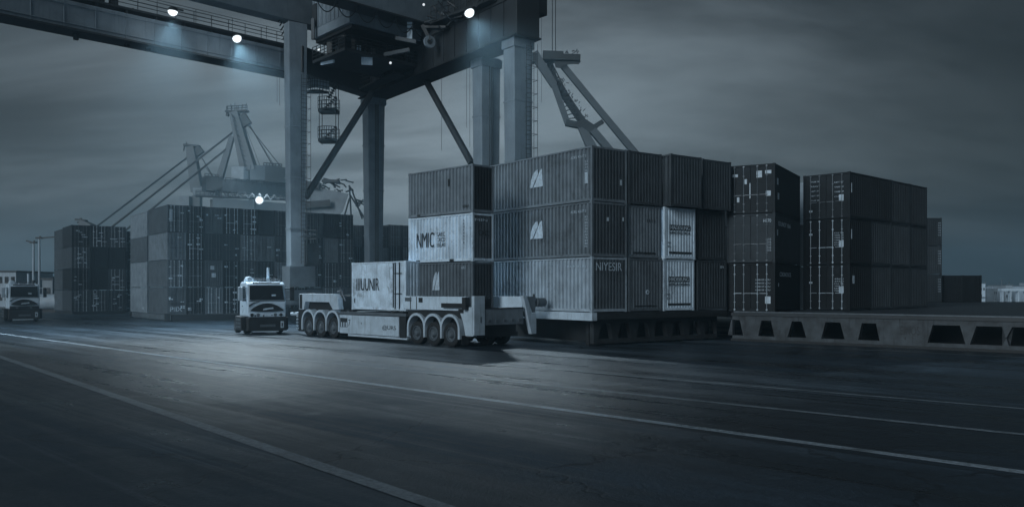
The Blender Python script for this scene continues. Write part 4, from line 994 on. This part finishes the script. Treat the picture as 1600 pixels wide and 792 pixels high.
# far right harbour town
FARW = mat('far_white_wall', t3(.8), .6, 0, .15, .3, .2, 0)
rc = random.Random(11); town = [(1531,1540,443),(1539,1546,451),(1546,1553,449),(1553,1558,452),(1557,1565,448),(1564,1572,453),(1571,1582,446),(1583,1592,450),(1590,1602,452),(1602,1616,447)]
adj = ['tallest white block','narrow pale house','pale stepped house','tiny low house','white house with flat roof','squat pale shed','broad white block with canopy','pale block with mast','long pale quay shed','outermost white block']
for i,(u0,u1,vt) in enumerate(town):
    Yp = 205+rc.uniform(0,8)+(i%3)*9; p, q = P3(u0,vt,Yp), P3(u1,vt,Yp); w = q.x-p.x; h = p.z; wdt = w*.96
    t = thing('harbour_house','%s in the distant harbour town, %s from its left'%(adj[i],ords[i]),'house',(p.x,Yp,0),None,'houses of the far harbour town')
    MB().box(0,wdt,0,8,0,h).build('wall',(FARW,FARB,FARW,STEEL,FARW)[i%5],t)
    if i%2: MB().box(wdt*.15,wdt*.15+min(1.2,wdt*.3),1,3,h+.14,h+.75).build('roof_hut',FARB,t)
    MB().box(wdt*.1,wdt*.9,-.5,-.12,h*.24,h*.27).build('awning',STEEL,t)
    MB().box(-.08,wdt+.08,-.1,8.1,h,h+.14).build('roof',STEEL,t)
    n = max(2,int(wdt/.8))
    for f in range(2):
        for k in range(n):
            if rc.random() < .75: x = wdt*(k+.25)/n; MB().box(x,x+wdt/n*.5,-.03,.05,h*(.28+.36*f),h*(.28+.36*f)+.55).build('window',GLASS,t)
    if i in (2,6,7): MB().tube((wdt*.5,3,h),(wdt*.5,3,h+1.6),.07,5).build('mast',STEEL,t)
t = thing('quay_bridge','long white raised gangway along the far harbour at the right edge','gangway',(P3(1565,460,198).x,198,0))
MB().box(0,10,0,1.5,2.6,3.15).build('deck',FARW,t)
for q in range(6): MB().box(.3+q*1.8,.55+q*1.8,.2,1.2,0,2.59).build('pier',FARW,t)

def drop(o):
    for ch in list(o.children): drop(ch)
    bpy.data.objects.remove(o)
for o in PROTOS: drop(o)

# ------------------------------------------------------------------ haze
hz = MB().box(-1500,1500,-230,1500,-1,72).build('haze', WHITE); setting(hz,'stuff'); hz.data.materials.clear()
m = bpy.data.materials.new('dusk_haze'); nt, N, L = nodes_of(m); o = N.new('ShaderNodeOutputMaterial'); v = N.new('ShaderNodeVolumePrincipled')
v.inputs['Color'].default_value = (.52,.81,1.0,1); v.inputs['Density'].default_value = .0009; v.inputs['Anisotropy'].default_value = .25; L.new(v.outputs[0], o.inputs['Volume']); hz.data.materials.append(m)

# ------------------------------------------------------------------ sky, sun, camera
EL, AZ = math.radians(20), math.atan2(-.57,-.82)      # direction toward the sun: left and behind the camera
sd = Vector((math.sin(AZ)*math.cos(EL), math.cos(AZ)*math.cos(EL), math.sin(EL)))
w = bpy.data.worlds.new('World'); S.world = w; w.use_nodes = True; nt = w.node_tree; N, L = nt.nodes, nt.links; N.clear()
out = N.new('ShaderNodeOutputWorld'); bg = N.new('ShaderNodeBackground'); bg.inputs[1].default_value = .1; L.new(bg.outputs[0], out.inputs[0])
sky = N.new('ShaderNodeTexSky'); sky.sky_type = 'NISHITA'; sky.sun_disc = False; sky.sun_elevation = EL; sky.sun_rotation = AZ; sky.air_density = 1.5; sky.dust_density = 4
tc = N.new('ShaderNodeTexCoord'); sx = N.new('ShaderNodeSeparateXYZ'); L.new(tc.outputs['Generated'], sx.inputs[0])
def M(op, a, b=None, c=None):
    n = N.new('ShaderNodeMath'); n.operation = op
    for i, x in enumerate((a,b,c)):
        if x is None: continue
        if isinstance(x,(int,float)): n.inputs[i].default_value = x
        else: L.new(x, n.inputs[i])
    return n.outputs[0]
az = M('ARCTAN2', sx.outputs[0], sx.outputs[1]); azn = M('MULTIPLY_ADD', az, 1/(2*math.pi), .5)
el = sx.outputs[2]
rp = N.new('ShaderNodeValToRGB'); L.new(azn, rp.inputs[0]); rp.color_ramp.interpolation = 'B_SPLINE'
stops = [(0,.09),(.25,.10),(.36,.07),(.415,.075),(.452,.255),(.49,.225),(.515,.165),(.545,.105),(.575,.03),(.61,.008),(.75,.04),(1,.09)]
while len(rp.color_ramp.elements) < len(stops): rp.color_ramp.elements.new(.5)
for e, (p, v_) in zip(rp.color_ramp.elements, stops): e.position = p; e.color = (v_,v_,v_,1)
# cloud layer seen in perspective
dn = M('ADD', M('MAXIMUM', el, 0), .26)
cv = N.new('ShaderNodeCombineXYZ'); L.new(M('DIVIDE', sx.outputs[0], dn), cv.inputs[0]); L.new(M('DIVIDE', sx.outputs[1], dn), cv.inputs[1])
cm = N.new('ShaderNodeMapping'); cm.inputs['Rotation'].default_value = (0,0,math.radians(28)); cm.inputs['Scale'].default_value = (.62,1.3,1); L.new(cv.outputs[0], cm.inputs[0])
n1 = N.new('ShaderNodeTexNoise'); n1.inputs['Scale'].default_value = 1.05; n1.inputs['Detail'].default_value = 9; n1.inputs['Roughness'].default_value = .58; n1.inputs['Distortion'].default_value = .35; L.new(cm.outputs[0], n1.inputs['Vector'])
cl = N.new('ShaderNodeMapRange'); cl.inputs[1].default_value = .36; cl.inputs[2].default_value = .68; cl.inputs[3].default_value = .5; cl.inputs[4].default_value = 1.62; cl.interpolation_type = 'SMOOTHSTEP'; L.new(n1.outputs[0], cl.inputs[0])
hi = N.new('ShaderNodeMapRange'); hi.inputs[1].default_value = -.02; hi.inputs[1].default_value = .26; hi.inputs[2].default_value = .55; hi.inputs[3].default_value = 1.0; hi.inputs[4].default_value = .15; L.new(el, hi.inputs[0])
h2 = N.new('ShaderNodeMapRange'); h2.inputs[1].default_value = .06; h2.inputs[2].default_value = .33; h2.inputs[3].default_value = 1.16; h2.inputs[4].default_value = .84; L.new(el, h2.inputs[0])
br_ = M('MULTIPLY', M('MULTIPLY', M('MULTIPLY', rp.outputs[0], cl.outputs[0]), hi.outputs[0]), h2.outputs[0])
vs_ = N.new('ShaderNodeVectorMath'); vs_.operation = 'SCALE'; vs_.inputs[0].default_value = (7.9,9.9,11.4); L.new(br_, vs_.inputs['Scale'])
mx = N.new('ShaderNodeMix'); mx.data_type = 'RGBA'; mx.inputs[0].default_value = .97; L.new(sky.outputs[0], mx.inputs[6]); L.new(vs_.outputs[0], mx.inputs[7]); L.new(mx.outputs[2], bg.inputs[0])

sun = bpy.data.lights.new('sun','SUN'); sun.energy = 1.65; sun.angle = math.radians(26); sun.color = (.84,.94,1.0)
so = bpy.data.objects.new('sun', sun); COL.objects.link(so); so.rotation_euler = (-sd).to_track_quat('-Z','Y').to_euler()

cam = bpy.data.cameras.new('camera'); cam.lens = 36*F/1600; cam.sensor_width = 36; cam.shift_y = 56/1600; cam.clip_end = 5000; cam.clip_start = .1
co = bpy.data.objects.new('camera', cam); COL.objects.link(co); co.location = (0,0,EYE); co.rotation_euler = (math.radians(90),0,0); S.camera = co
S.view_settings.view_transform = 'Standard'; S.view_settings.look = 'None'; S.view_settings.gamma = 1; S.view_settings.exposure = 0
S.cycles.max_bounces = 6; S.cycles.volume_bounces = 1; S.cycles.use_denoising = True
